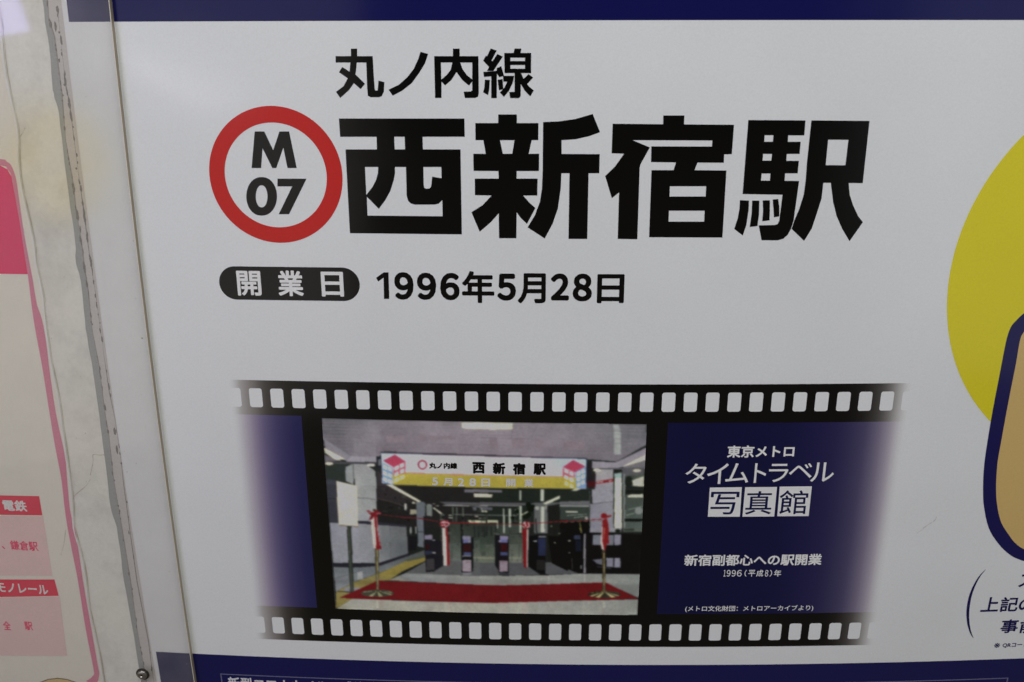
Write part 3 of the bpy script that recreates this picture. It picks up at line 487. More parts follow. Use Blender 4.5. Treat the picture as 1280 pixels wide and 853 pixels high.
([(-58.3,-66.2),(-49.9,-66.1),(-50.5,-68.2),(-58.3,-68.3)],(192,188,166)),
([(-85.8,-72.1),(-53.0,-72.2),(-53.1,-74.0),(-80.3,-74.5)],(82,82,86)),
([(-83.3,-75.2),(-53.1,-75.0),(-53.1,-74.4),(-83.3,-74.6)],(148,148,142)),
([(-58.4,-72.1),(-16.5,-72.2),(-16.4,-74.1),(-58.4,-74.4)],(82,82,86)),
([(-58.4,-74.8),(-30.7,-74.8),(-30.7,-74.3),(-58.4,-74.3)],(148,148,142)),
([(-14.2,-71.7),(0.1,-71.6),(0.1,-74.1),(-14.2,-74.2)],(80,84,86)),
([(-63.7,-75.5),(-53.1,-75.4),(-53.1,-78.1),(-63.0,-78.1)],(84,86,94)),
([(-60.4,-78.5),(-53.9,-78.5),(-54.0,-79.5),(-60.4,-79.5)],(186,190,156)),
([(-58.4,-75.5),(-50.2,-75.7),(-50.2,-78.0),(-58.5,-78.2)],(84,86,94)),
([(-58.5,-78.4),(-53.5,-78.3),(-53.8,-79.5),(-58.5,-79.5)],(180,182,150)),
([(-75.9,-81.8),(-53.1,-82.0),(-53.1,-81.3),(-75.9,-81.0)],(90,96,92)),
([(-58.5,-82.1),(-33.7,-82.0),(-33.6,-81.3),(-58.5,-81.4)],(90,96,92)),
([(-57.0,-77.0),(-57.1,-77.5),(-57.5,-77.9),(-58.1,-78.2),(-58.8,-78.3),(-59.5,-78.2),(-60.1,-78.0),(-60.5,-77.5),(-60.6,-77.0),(-60.5,-76.5),(-60.1,-76.1),(-59.5,-75.8),(-58.8,-75.6),(-58.1,-75.7),(-57.5,-76.0),(-57.1,-76.5)],(140,142,150)),
([(-66.9,-85.8),(-54.7,-85.7),(-54.9,-87.5),(-66.6,-87.5)],(176,180,148)),
([(-58.5,-85.5),(-55.1,-85.4),(-55.1,-87.5),(-58.6,-87.5)],(176,180,148)),
([(-53.6,-85.4),(-46.6,-85.3),(-46.6,-87.3),(-53.6,-87.4)],(170,174,142)),
([(-62.0,-82.5),(-59.7,-82.4),(-59.7,-83.0),(-62.0,-83.0)],(170,170,150)),
([(-59.3,-83.8),(-54.8,-83.7),(-54.8,-84.3),(-59.4,-84.4)],(170,170,150)),
([(-79.7,-81.9),(-77.4,-81.9),(-77.4,-82.5),(-79.7,-82.5)],(170,170,150)),
([(-79.7,-83.8),(-76.7,-83.7),(-76.7,-84.3),(-79.8,-84.4)],(170,170,150)),
([(-88.2,-75.0),(-85.9,-74.9),(-85.9,-75.5),(-88.2,-75.5)],(170,170,150)),
([(-102.8,-73.1),(-101.0,-73.0),(-101.0,-73.6),(-102.9,-73.7)],(170,170,150)),
([(-90.3,-73.5),(-88.4,-73.5),(-88.4,-74.0),(-90.3,-74.1)],(170,170,150)),
([(-76.8,-75.9),(-77.0,-87.0),(-76.5,-87.0),(-76.3,-75.9)],(90,105,90)),
([(-74.2,-75.9),(-74.4,-86.9),(-73.9,-86.9),(-73.6,-75.9)],(90,105,90)),
([(-70.0,-75.8),(-70.2,-86.8),(-69.7,-86.8),(-69.5,-75.8)],(90,105,90)),
([(-79.1,-88.7),(-53.2,-88.3),(-53.4,-103.8),(-79.5,-104.2)],[(52,58,50),(40,46,42),(52,62,54),(66,74,66)]),
([(-79.5,-104.2),(-53.3,-99.5),(-53.5,-118.3),(-79.8,-118.3)],[(74,84,76),(58,70,60),(104,112,96),(98,104,98)]),
([(-58.6,-88.8),(-29.9,-88.4),(-29.8,-103.4),(-58.8,-103.9)],[(42,48,44),(58,66,60),(70,78,68),(54,64,56)]),
([(-58.8,-103.9),(-29.8,-103.4),(-29.8,-117.9),(-59.0,-118.3)],[(60,72,60),(80,88,78),(112,116,104),(100,108,92)]),
([(-64.3,-113.8),(-53.5,-113.8),(-53.5,-115.2),(-64.4,-115.4)],(122,126,104)),
([(-58.9,-113.7),(-29.8,-113.4),(-29.8,-114.8),(-58.9,-115.3)],(122,126,104)),
([(-57.5,-90.0),(-57.6,-97.8),(-56.7,-97.8),(-56.6,-90.0)],(32,36,34)),
([(-54.5,-90.0),(-54.6,-97.7),(-53.7,-97.7),(-53.6,-90.0)],(32,36,34)),
([(-51.5,-90.0),(-51.5,-97.7),(-50.6,-97.7),(-50.6,-89.9)],(32,36,34)),
([(-48.5,-89.9),(-48.5,-97.7),(-47.6,-97.6),(-47.5,-89.9)],(32,36,34)),
([(-62.9,-90.1),(-63.0,-98.7),(-62.1,-98.7),(-62.0,-90.1)],(34,38,36)),
([(-59.9,-90.1),(-60.0,-98.7),(-59.1,-98.7),(-59.0,-90.1)],(34,38,36)),
([(-56.1,-90.0),(-56.2,-98.6),(-55.3,-98.6),(-55.2,-90.0)],(34,38,36)),
([(-71.8,-83.0),(-69.9,-83.0),(-70.5,-116.4),(-71.7,-116.4)],(22,26,24)),
([(-32.2,-62.8),(-30.8,-62.8),(-30.8,-70.4),(-32.2,-70.4)],(164,172,154)),
([(-32.0,-74.4),(-30.7,-74.4),(-30.6,-94.8),(-32.0,-94.8)],(164,172,154)),
([(-39.1,-76.6),(-37.9,-76.6),(-37.9,-90.6),(-39.1,-90.6)],(164,172,154)),
([(-43.0,-76.7),(-42.1,-76.7),(-42.1,-95.0),(-43.1,-95.0)],(164,172,154)),
([(-47.2,-86.5),(-46.3,-86.5),(-46.4,-91.6),(-47.3,-91.6)],(164,172,154)),
([(-22.4,-71.8),(-13.1,-71.7),(-13.2,-95.0),(-22.1,-95.1)],[(84,88,88),(90,94,94),(104,108,106),(92,96,94)]),
([(-18.1,-61.8),(-16.0,-61.8),(-15.9,-70.9),(-18.0,-70.9)],(172,178,164)),
([(-17.9,-75.0),(-15.5,-74.9),(-15.3,-94.0),(-17.8,-94.0)],(178,182,168)),
([(-18.7,-76.0),(-18.8,-76.5),(-19.1,-77.0),(-19.7,-77.4),(-20.3,-77.5),(-20.9,-77.4),(-21.5,-77.1),(-21.8,-76.6),(-22.0,-76.0),(-21.9,-75.4),(-21.5,-74.9),(-21.0,-74.6),(-20.3,-74.5),(-19.7,-74.6),(-19.2,-74.9),(-18.8,-75.4)],(150,150,140)),
([(-13.1,-75.5),(-13.2,-76.1),(-13.4,-76.6),(-13.8,-76.9),(-14.2,-77.0),(-14.6,-76.9),(-14.9,-76.6),(-15.2,-76.1),(-15.2,-75.5),(-15.2,-74.9),(-14.9,-74.5),(-14.6,-74.1),(-14.2,-74.0),(-13.8,-74.1),(-13.5,-74.4),(-13.2,-74.9)],(130,128,120)),
([(-24.2,-73.5),(-24.7,-74.8),(-25.8,-75.5),(-27.1,-75.2),(-28.0,-74.2),(-28.0,-72.9),(-27.2,-71.8),(-25.9,-71.6),(-24.7,-72.3)],(16,24,18)),
([(-22.1,-76.4),(-22.7,-78.1),(-24.2,-79.0),(-25.9,-78.7),(-27.1,-77.4),(-27.1,-75.6),(-25.9,-74.2),(-24.2,-73.9),(-22.7,-74.8)],(16,24,18)),
([(-25.8,-82.0),(-26.3,-83.4),(-27.6,-84.2),(-29.1,-84.0),(-30.1,-82.8),(-30.1,-81.2),(-29.1,-80.0),(-27.6,-79.7),(-26.3,-80.5)],(16,24,18)),
([(-24.2,-80.7),(-24.6,-82.0),(-25.8,-82.6),(-27.1,-82.4),(-28.0,-81.4),(-28.0,-80.0),(-27.1,-79.0),(-25.8,-78.7),(-24.7,-79.4)],(16,24,18)),
([(-21.7,-74.8),(-22.0,-75.7),(-22.9,-76.2),(-23.9,-76.1),(-24.6,-75.3),(-24.6,-74.3),(-23.9,-73.5),(-22.9,-73.3),(-22.0,-73.8)],(16,24,18)),
([(-32.3,-78.7),(-32.6,-79.5),(-33.4,-80.0),(-34.3,-79.9),(-34.9,-79.2),(-34.9,-78.2),(-34.3,-77.5),(-33.4,-77.3),(-32.6,-77.8)],(16,24,18)),
([(-35.2,-83.3),(-35.5,-84.3),(-36.4,-84.9),(-37.4,-84.7),(-38.1,-83.9),(-38.1,-82.9),(-37.4,-82.0),(-36.4,-81.8),(-35.5,-82.4)],(16,24,18)),
([(-10.0,-76.3),(-10.4,-77.6),(-11.6,-78.3),(-12.9,-78.0),(-13.8,-77.0),(-13.8,-75.7),(-12.9,-74.6),(-11.6,-74.4),(-10.5,-75.0)],(16,24,18)),
([(-34.3,-77.4),(-34.5,-77.8),(-35.0,-77.9),(-35.3,-77.4),(-35.0,-77.0),(-34.5,-77.0)],(130,136,118)),
([(-32.4,-76.1),(-32.6,-76.6),(-33.2,-76.6),(-33.4,-76.1),(-33.2,-75.7),(-32.6,-75.7)],(130,136,118)),
([(-35.4,-81.7),(-35.6,-82.1),(-36.2,-82.1),(-36.4,-81.7),(-36.2,-81.2),(-35.6,-81.2)],(130,136,118)),
([(-32.8,-80.8),(-33.0,-81.2),(-33.5,-81.2),(-33.8,-80.8),(-33.5,-80.3),(-33.0,-80.3)],(130,136,118)),
([(-37.6,-82.5),(-37.9,-83.0),(-38.4,-83.0),(-38.7,-82.5),(-38.4,-82.1),(-37.9,-82.1)],(130,136,118)),
([(-31.0,-81.0),(-26.9,-78.4),(-26.1,-78.9),(-30.5,-81.7)],(178,182,150)),
([(-29.9,-107.8),(-29.6,-107.8),(-29.6,-113.3),(-29.9,-113.3)],(56,61,55)),
([(-85.5,-116.6),(-83.6,-116.6),(-83.7,-117.7),(-85.5,-117.7)],(94,103,92)),
([(-26.6,-109.2),(-25.4,-109.2),(-25.3,-111.1),(-26.6,-111.1)],(58,63,57)),
([(-68.4,-86.6),(-66.1,-86.6),(-66.1,-87.1),(-68.4,-87.1)],(64,70,63)),
([(-50.4,-111.7),(-48.1,-111.6),(-48.1,-112.0),(-50.4,-112.1)],(58,63,57)),
([(-70.2,-93.3),(-69.3,-93.3),(-69.4,-94.6),(-70.2,-94.6)],(52,56,51)),
([(-53.1,-103.6),(-52.9,-103.6),(-52.9,-111.8),(-53.2,-111.8)],(68,74,66)),
([(-69.9,-85.2),(-69.5,-85.2),(-69.6,-90.3),(-70.0,-90.3)],(65,71,64)),
([(-44.3,-113.3),(-42.7,-113.2),(-42.7,-114.4),(-44.3,-114.4)],(82,89,80)),
([(-64.3,-94.3),(-64.0,-94.3),(-64.1,-101.3),(-64.5,-101.3)],(55,60,54)),
([(-30.2,-83.0),(-29.8,-83.0),(-29.8,-89.7),(-30.2,-89.7)],(64,69,62)),
([(-54.5,-104.7),(-52.4,-104.7),(-52.4,-105.5),(-54.6,-105.5)],(80,87,78)),
([(-44.1,-97.6),(-43.9,-97.6),(-43.9,-100.2),(-44.2,-100.2)],(60,65,58)),
([(-66.4,-113.6),(-63.9,-113.5),(-64.0,-114.9),(-66.4,-115.0)],(66,72,64)),
([(-29.3,-81.5),(-28.1,-81.5),(-28.1,-82.0),(-29.3,-82.0)],(58,64,57)),
([(-82.0,-97.2),(-81.0,-97.2),(-81.1,-99.0),(-82.0,-99.0)],(48,52,47)),
([(-27.9,-86.3),(-27.6,-86.3),(-27.6,-91.2),(-27.8,-91.2)],(66,72,65)),
([(-57.7,-94.8),(-56.4,-94.8),(-56.4,-97.2),(-57.8,-97.3)],(54,59,53)),
([(-30.3,-91.2),(-28.6,-91.1),(-28.6,-93.8),(-30.3,-93.8)],(63,68,61)),
([(-63.6,-76.0),(-63.4,-75.9),(-63.5,-78.8),(-63.7,-78.8)],(33,36,32)),
([(-37.1,-111.1),(-36.0,-111.1),(-36.0,-112.6),(-37.1,-112.6)],(80,87,79)),
([(-61.4,-113.7),(-61.0,-113.7),(-61.0,-117.5),(-61.4,-117.5)],(89,96,87)),
([(-40.5,-104.5),(-38.9,-104.5),(-39.0,-105.9),(-40.5,-105.9)],(54,58,52)),
([(-85.1,-97.3),(-84.8,-97.3),(-85.0,-103.3),(-85.3,-103.3)],(65,70,63)),
([(-32.6,-96.3),(-30.9,-96.2),(-30.9,-98.1),(-32.6,-98.1)],(53,57,52)),
([(-68.8,-102.8),(-68.0,-102.8),(-68.0,-106.3),(-68.8,-106.3)],(82,89,80)),
([(-47.9,-93.2),(-47.7,-93.2),(-47.7,-101.7),(-48.0,-101.7)],(47,51,46)),
([(-64.0,-85.7),(-63.5,-85.6),(-63.5,-86.6),(-64.1,-86.6)],(51,56,50)),
([(-38.9,-93.5),(-37.9,-93.5),(-38.0,-95.3),(-38.9,-95.3)],(49,53,48)),
([(-62.7,-85.7),(-62.2,-85.7),(-62.3,-90.8),(-62.7,-90.8)],(40,44,39)),
([(-58.1,-78.0),(-57.2,-78.0),(-57.2,-79.6),(-58.1,-79.6)],(60,65,59)),
([(-57.6,-85.3),(-57.2,-85.2),(-57.2,-90.5),(-57.6,-90.5)],(60,65,59)),
([(-46.9,-100.6),(-45.4,-100.5),(-45.5,-101.2),(-47.0,-101.2)],(76,82,74)),
([(-70.8,-91.3),(-68.3,-91.3),(-68.3,-92.8),(-70.8,-92.8)],(53,58,52)),
([(-45.1,-89.8),(-44.9,-89.8),(-45.0,-96.1),(-45.1,-96.2)],(53,58,52)),
([(-85.3,-82.3),(-84.9,-82.3),(-85.0,-85.6),(-85.4,-85.6)],(45,48,44)),
([(-30.1,-76.0),(-29.6,-76.0),(-29.6,-79.2),(-30.1,-79.2)],(35,38,34)),
([(-70.8,-85.7),(-70.5,-85.7),(-70.5,-89.6),(-70.8,-89.6)],(48,52,47)),
([(-32.1,-103.9),(-31.4,-103.9),(-31.4,-105.3),(-32.1,-105.3)],(64,70,63)),
([(-64.6,-107.5),(-64.4,-107.5),(-64.5,-116.8),(-64.8,-116.8)],(71,77,69)),
([(-38.6,-99.7),(-38.4,-99.7),(-38.4,-108.4),(-38.7,-108.4)],(64,70,63)),
([(-55.3,-81.1),(-53.2,-81.1),(-53.2,-82.9),(-55.3,-82.9)],(60,65,58)),
([(-53.7,-96.2),(-52.8,-96.1),(-52.8,-97.5),(-53.7,-97.6)],(57,62,56)),
([(-60.9,-76.2),(-58.3,-76.2),(-58.4,-79.4),(-60.9,-79.5)],(32,35,32)),
([(-35.1,-82.9),(-34.9,-82.9),(-34.9,-86.7),(-35.1,-86.7)],(60,65,59)),
([(-78.9,-109.3),(-78.5,-109.3),(-78.7,-117.7),(-79.1,-117.7)],(56,61,55)),
([(-25.5,-84.2),(-25.1,-84.2),(-25.1,-89.2),(-25.5,-89.2)],(53,57,51)),
([(-67.8,-87.0),(-65.8,-87.0),(-65.9,-90.4),(-67.9,-90.4)],(38,42,38)),
([(-29.8,-102.0),(-29.6,-102.0),(-29.5,-108.2),(-29.8,-108.2)],(52,57,51)),
([(-67.3,-83.0),(-66.3,-83.0),(-66.4,-86.1),(-67.3,-86.1)],(40,44,39)),
([(-33.6,-115.6),(-33.3,-115.6),(-33.3,-117.1),(-33.6,-117.1)],(65,71,63)),
([(-64.1,-96.6),(-63.9,-96.6),(-64.0,-106.0),(-64.3,-106.0)],(54,59,53)),
([(-49.1,-78.3),(-48.9,-78.3),(-49.0,-82.6),(-49.2,-82.6)],(33,36,32)),
([(-61.2,-114.6),(-60.9,-114.6),(-60.9,-117.5),(-61.2,-117.5)],(73,80,72)),
([(-32.5,-105.2),(-32.1,-105.2),(-32.1,-114.0),(-32.5,-114.0)],(57,62,56)),
([(-79.8,-102.5),(-79.6,-102.5),(-79.7,-108.1),(-80.0,-108.1)],(68,74,66)),
([(-30.9,-97.5),(-29.3,-97.5),(-29.3,-98.6),(-30.8,-98.6)],(65,71,64)),
([(-55.8,-83.1),(-55.5,-83.1),(-55.5,-86.8),(-55.8,-86.9)],(56,61,54)),
([(-29.4,-75.5),(-29.1,-75.5),(-29.0,-80.9),(-29.3,-80.9)],(33,36,32)),
([(-63.1,-109.6),(-62.2,-109.5),(-62.2,-110.4),(-63.1,-110.4)],(61,66,60)),
([(-25.1,-109.5),(-22.9,-109.5),(-22.9,-111.1),(-25.1,-111.1)],(70,76,68)),
([(-71.4,-80.1),(-70.9,-80.0),(-71.1,-86.4),(-71.5,-86.5)],(48,52,47)),
([(-26.8,-87.0),(-26.4,-87.0),(-26.4,-88.1),(-26.8,-88.1)],(41,45,40)),
([(-77.6,-105.7),(-77.3,-105.7),(-77.5,-115.3),(-77.8,-115.3)],(58,63,57)),
([(-28.5,-106.4),(-26.8,-106.4),(-26.8,-108.4),(-28.5,-108.5)],(57,62,56)),
([(-68.5,-115.9),(-66.4,-115.8),(-66.5,-117.6),(-68.5,-117.6)],(90,98,88)),
([(-57.9,-83.6),(-55.5,-83.5),(-55.5,-85.9),(-58.0,-85.9)],(50,55,49)),
([(-85.2,-97.6),(-83.4,-97.6),(-83.5,-98.2),(-85.2,-98.2)],(76,83,75)),
([(-55.9,-77.4),(-55.3,-77.4),(-55.3,-79.8),(-55.9,-79.8)],(32,35,31)),
([(-59.0,-84.5),(-58.8,-84.5),(-58.9,-93.0),(-59.2,-93.0)],(45,49,44)),
([(-30.2,-93.4),(-27.7,-93.4),(-27.7,-95.0),(-30.2,-95.0)],(44,48,44)),
([(-75.2,-81.7),(-75.0,-81.7),(-75.1,-88.9),(-75.4,-88.9)],(50,54,49)),
([(-49.8,-104.1),(-47.8,-104.1),(-47.8,-105.8),(-49.8,-105.8)],(57,62,56)),
([(-59.4,-89.9),(-59.2,-89.9),(-59.3,-95.1),(-59.5,-95.1)],(55,60,54)),
([(-36.6,-91.2),(-34.8,-91.2),(-34.8,-91.6),(-36.6,-91.6)],(55,60,54)),
([(-71.9,-93.7),(-71.0,-93.7),(-71.0,-96.6),(-72.0,-96.6)],(45,49,44)),
([(-45.9,-94.8),(-44.8,-94.8),(-44.8,-95.5),(-45.9,-95.5)],(48,52,47)),
([(-62.9,-92.7),(-62.6,-92.7),(-62.7,-98.4),(-63.0,-98.4)],(55,60,54)),
([(-58.0,-76.1),(-57.8,-76.1),(-57.9,-81.1),(-58.1,-81.1)],(48,52,47)),
([(-60.1,-106.5),(-59.8,-106.4),(-59.8,-107.8),(-60.2,-107.9)],(80,87,79)),
([(-38.4,-107.6),(-36.5,-107.6),(-36.5,-108.2),(-38.4,-108.2)],(73,80,72)),
([(-66.8,-86.1),(-66.5,-86.1),(-66.6,-89.1),(-66.9,-89.1)],(60,65,59)),
([(-35.6,-84.6),(-33.4,-84.6),(-33.4,-86.6),(-35.6,-86.6)],(61,66,60)),
([(-83.0,-85.5),(-82.5,-85.5),(-82.8,-93.6),(-83.2,-93.6)],(42,46,42)),
([(-46.2,-77.0),(-45.6,-77.0),(-45.6,-77.3),(-46.2,-77.3)],(47,51,46)),
([(-82.2,-109.7),(-80.7,-109.7),(-80.8,-111.9),(-82.2,-111.9)],(63,68,61)),
([(-30.0,-91.6),(-29.7,-91.6),(-29.7,-99.2),(-29.9,-99.2)],(56,60,54)),
([(-68.6,-106.3),(-67.3,-106.3),(-67.3,-106.7),(-68.6,-106.7)],(84,92,83)),
([(-56.9,-94.1),(-56.6,-94.1),(-56.7,-97.2),(-57.0,-97.2)],(45,49,44)),
([(-75.3,-83.0),(-74.8,-83.0),(-74.9,-87.9),(-75.4,-87.9)],(59,65,58)),
([(-39.9,-106.8),(-39.5,-106.8),(-39.5,-110.2),(-39.9,-110.2)],(78,85,77)),
([(-84.8,-88.0),(-84.5,-88.0),(-84.6,-92.1),(-84.9,-92.1)],(50,54,48)),
([(-26.5,-99.1),(-25.1,-99.1),(-25.0,-101.7),(-26.5,-101.8)],(58,63,57)),
([(-82.7,-85.6),(-82.0,-85.6),(-82.0,-87.2),(-82.7,-87.2)],(60,65,58)),
([(-54.3,-82.0),(-53.2,-82.0),(-53.2,-84.9),(-54.4,-84.9)],(49,53,48)),
([(-77.1,-98.0),(-75.4,-98.0),(-75.4,-99.4),(-77.2,-99.4)],(70,77,69)),
([(-45.8,-93.7),(-45.6,-93.7),(-45.6,-96.8),(-45.8,-96.8)],(72,78,70)),
([(-62.9,-99.2),(-62.5,-99.2),(-62.7,-107.7),(-63.0,-107.8)],(65,70,63)),
([(-53.7,-77.3),(-53.2,-77.3),(-53.2,-80.0),(-53.7,-80.0)],(32,35,31)),
([(-60.1,-77.3),(-57.9,-77.3),(-57.9,-79.8),(-60.1,-79.8)],(43,46,42)),
([(-50.7,-113.1),(-49.7,-113.1),(-49.7,-114.3),(-50.7,-114.3)],(79,85,77)),
([(-69.8,-98.7),(-69.2,-98.7),(-69.2,-99.4),(-69.8,-99.4)],(70,76,68)),
([(-36.6,-97.8),(-35.7,-97.8),(-35.7,-98.6),(-36.6,-98.6)],(46,50,45)),
([(-85.4,-89.8),(-83.8,-89.8),(-83.8,-93.0),(-85.5,-93.0)],(48,52,47)),
([(-24.7,-87.0),(-24.5,-87.0),(-24.5,-89.6),(-24.7,-89.6)],(63,68,61)),
([(-74.4,-103.3),(-73.0,-103.2),(-73.0,-105.2),(-74.4,-105.2)],(63,69,62)),
([(-54.8,-102.5),(-54.5,-102.4),(-54.6,-110.1),(-54.9,-110.2)],(78,84,76)),
([(-55.5,-107.0),(-55.3,-107.0),(-55.3,-109.8),(-55.5,-109.8)],(69,75,67)),
([(-56.2,-84.1),(-54.9,-84.1),(-54.9,-85.7),(-56.2,-85.7)],(48,53,47)),
([(-63.4,-76.6),(-63.1,-76.6),(-63.2,-83.5),(-63.5,-83.5)],(31,33,30)),
([(-29.8,-114.6),(-27.7,-114.5),(-27.7,-116.8),(-29.8,-116.9)],(92,100,90)),
([(-55.5,-88.8),(-53.8,-88.8),(-53.8,-89.5),(-55.5,-89.5)],(39,43,39)),
([(-48.2,-98.5),(-47.8,-98.5),(-47.9,-104.6),(-48.2,-104.7)],(74,80,72)),
([(-66.6,-104.8),(-66.1,-104.8),(-66.2,-107.2),(-66.6,-107.2)],(56,61,55)),
([(-30.6,-106.8),(-30.4,-106.8),(-30.4,-116.4),(-30.6,-116.4)],(73,79,71)),
([(-71.3,-108.0),(-70.0,-108.0),(-70.1,-108.7),(-71.3,-108.8)],(60,65,59)),
([(-26.4,-114.7),(-25.0,-114.7),(-25.0,-115.4),(-26.4,-115.4)],(79,86,77)),
([(-61.4,-116.2),(-60.4,-116.1),(-60.4,-116.6),(-61.4,-116.6)],(62,68,61)),
([(-24.3,-111.2),(-23.9,-111.2),(-23.9,-116.9),(-24.2,-116.9)],(82,89,80)),
([(-80.3,-94.8),(-77.9,-94.8),(-77.9,-97.0),(-80.3,-97.0)],(67,73,66)),
([(-53.6,-101.5),(-52.8,-101.5),(-52.8,-102.0),(-53.6,-102.0)],(49,54,48)),
([(-84.7,-91.7),(-84.5,-91.7),(-84.6,-98.1),(-84.8,-98.1)],(57,62,56)),
([(-28.4,-108.3),(-28.1,-108.3),(-28.0,-113.7),(-28.4,-113.7)],(57,62,56)),
([(-69.2,-88.6),(-68.4,-88.6),(-68.4,-91.0),(-69.3,-91.0)],(46,50,45)),
([(-34.8,-84.3),(-32.5,-84.3),(-32.5,-85.8),(-34.8,-85.8)],(39,43,38)),
([(-71.3,-86.9),(-69.2,-86.8),(-69.2,-87.6),(-71.3,-87.6)],(49,53,48)),
([(-26.1,-101.5),(-25.8,-101.5),(-25.7,-110.5),(-26.1,-110.5)],(52,57,51)),
([(-72.7,-90.6),(-72.3,-90.6),(-72.4,-92.9),(-72.8,-92.9)],(55,60,54)),
([(-29.0,-100.2),(-28.1,-100.2),(-28.1,-103.5),(-29.0,-103.5)],(71,77,70)),
([(-82.7,-101.5),(-82.3,-101.5),(-82.3,-102.7),(-82.7,-102.7)],(64,69,62)),
([(-30.5,-97.6),(-28.7,-97.6),(-28.7,-99.3),(-30.5,-99.4)],(52,57,51)),
([(-57.6,-109.5),(-55.2,-109.5),(-55.3,-112.8),(-57.7,-112.9)],(66,72,64)),
([(-26.0,-107.8),(-24.6,-107.8),(-24.6,-108.5),(-26.0,-108.5)],(62,68,61)),
([(-81.0,-98.2),(-80.6,-98.2),(-80.7,-104.8),(-81.1,-104.8)],(64,70,63)),
([(-37.3,-107.9),(-36.9,-107.9),(-36.9,-116.4),(-37.3,-116.4)],(73,79,71)),
([(-76.5,-112.3),(-75.5,-112.3),(-75.5,-114.1),(-76.5,-114.2)],(84,91,82)),
([(-33.4,-102.9),(-32.5,-102.8),(-32.5,-104.3),(-33.4,-104.3)],(70,76,68)),
([(-56.8,-78.4),(-56.6,-78.4),(-56.7,-81.4),(-56.8,-81.4)],(61,66,59)),
([(-30.5,-114.8),(-30.2,-114.8),(-30.2,-117.0),(-30.5,-117.0)],(67,72,65)),
([(-68.6,-98.7),(-68.4,-98.7),(-68.5,-105.2),(-68.7,-105.2)],(70,76,68)),
([(-23.4,-97.2),(-22.0,-97.2),(-22.0,-97.5),(-23.4,-97.5)],(74,81,72)),
([(-84.6,-97.1),(-84.4,-97.1),(-84.5,-101.1),(-84.7,-101.1)],(77,84,75)),
([(-30.2,-85.9),(-30.0,-85.9),(-29.9,-93.9),(-30.1,-93.9)],(45,49,44)),
([(-79.2,-112.8),(-77.2,-112.8),(-77.3,-115.8),(-79.3,-115.9)],(76,82,74)),
([(-51.8,-103.5),(-50.2,-103.5),(-50.3,-106.1),(-51.9,-106.1)],(77,84,75)),
([(-84.4,-82.6),(-82.0,-82.6),(-82.1,-85.0),(-84.4,-85.1)],(33,36,32)),
([(-39.9,-75.9),(-39.6,-75.9),(-39.6,-78.9),(-39.9,-78.9)],(47,51,46)),
([(-67.7,-103.3),(-67.5,-103.3),(-67.6,-111.7),(-67.8,-111.7)],(72,78,71)),
([(-31.9,-84.7),(-31.2,-84.6),(-31.2,-86.4),(-31.9,-86.4)],(43,46,42)),
([(-62.0,-103.9),(-60.8,-103.9),(-60.8,-106.5),(-62.0,-106.5)],(58,63,57)),
([(-120.8,-72.5),(-119.0,-72.8),(-119.1,-74.6),(-120.9,-74.6)],(31,31,29)),
([(-113.2,-76.5),(-112.0,-76.7),(-112.1,-78.5),(-113.2,-77.7)],(57,57,54)),
([(-107.5,-67.1),(-106.6,-67.4),(-106.7,-68.6),(-107.6,-68.8)],(33,33,31)),
([(-120.9,-86.2),(-119.5,-86.5),(-119.5,-88.1),(-120.9,-87.9)],(52,52,50)),
([(-123.6,-79.6),(-120.3,-79.8),(-120.3,-80.7),(-123.6,-80.4)],(46,46,44)),
([(-115.9,-85.0),(-114.7,-85.3),(-114.7,-85.8),(-116.0,-87.3)],(28,28,26)),
([(-110.8,-64.4),(-108.9,-64.7),(-108.9,-65.1),(-110.8,-65.2)],(54,54,51)),
([(-120.7,-63.2),(-119.9,-63.5),(-120.0,-64.1),(-120.7,-64.0)],(30,30,28)),
([(-118.2,-84.2),(-116.0,-84.5),(-116.0,-84.9),(-118.3,-86.4)],(52,52,49)),
([(-124.2,-62.6),(-121.7,-62.9),(-121.7,-64.7),(-124.2,-63.6)],(50,50,48)),
([(-109.1,-85.3),(-105.5,-85.5),(-105.6,-87.4),(-109.2,-87.3)],(25,25,24)),
([(-117.1,-83.3),(-113.7,-83.6),(-113.7,-84.5),(-117.1,-84.3)],(56,56,53)),
([(-113.4,-73.8),(-111.4,-74.1),(-111.4,-74.8),(-113.4,-75.1)],(54,54,52)),
([(-107.5,-80.5),(-106.4,-80.8),(-106.5,-81.9),(-107.6,-82.7)],(30,30,28)),
([(-115.7,-69.2),(-114.4,-69.5),(-114.5,-70.9),(-115.8,-70.2)],(31,31,30)),
([(-124.4,-84.3),(-122.0,-84.5),(-122.0,-85.4),(-124.5,-85.6)],(47,47,45)),
([(-108.7,-68.9),(-107.8,-69.2),(-107.9,-70.3),(-108.7,-69.6)],(39,39,37)),
([(-111.6,-88.8),(-109.9,-89.0),(-110.0,-91.3),(-111.6,-89.6)],(26,26,25)),
([(-109.9,-64.9),(-106.9,-65.1),(-107.0,-67.0),(-110.0,-66.8)],(40,40,38)),
([(-119.8,-76.5),(-116.1,-76.8),(-116.2,-78.6),(-119.8,-77.8)],(28,28,27)),
([(-116.5,-77.6),(-115.0,-77.9),(-115.0,-80.1),(-116.6,-78.5)],(36,36,35)),
([(-107.6,-76.5),(-105.6,-76.8),(-105.6,-77.1),(-107.7,-77.7)],(40,40,38)),
([(-116.6,-63.3),(-116.0,-63.6),(-116.1,-65.2),(-116.6,-64.0)],(24,24,23)),
([(-107.7,-78.6),(-107.0,-78.9),(-107.0,-80.2),(-107.7,-79.5)],(49,49,47)),
([(-108.0,-71.4),(-106.1,-71.6),(-106.2,-72.6),(-108.0,-72.2)],(31,31,29)),
([(-110.6,-67.7),(-107.7,-68.0),(-107.8,-70.0),(-110.7,-69.5)],(56,56,53)),
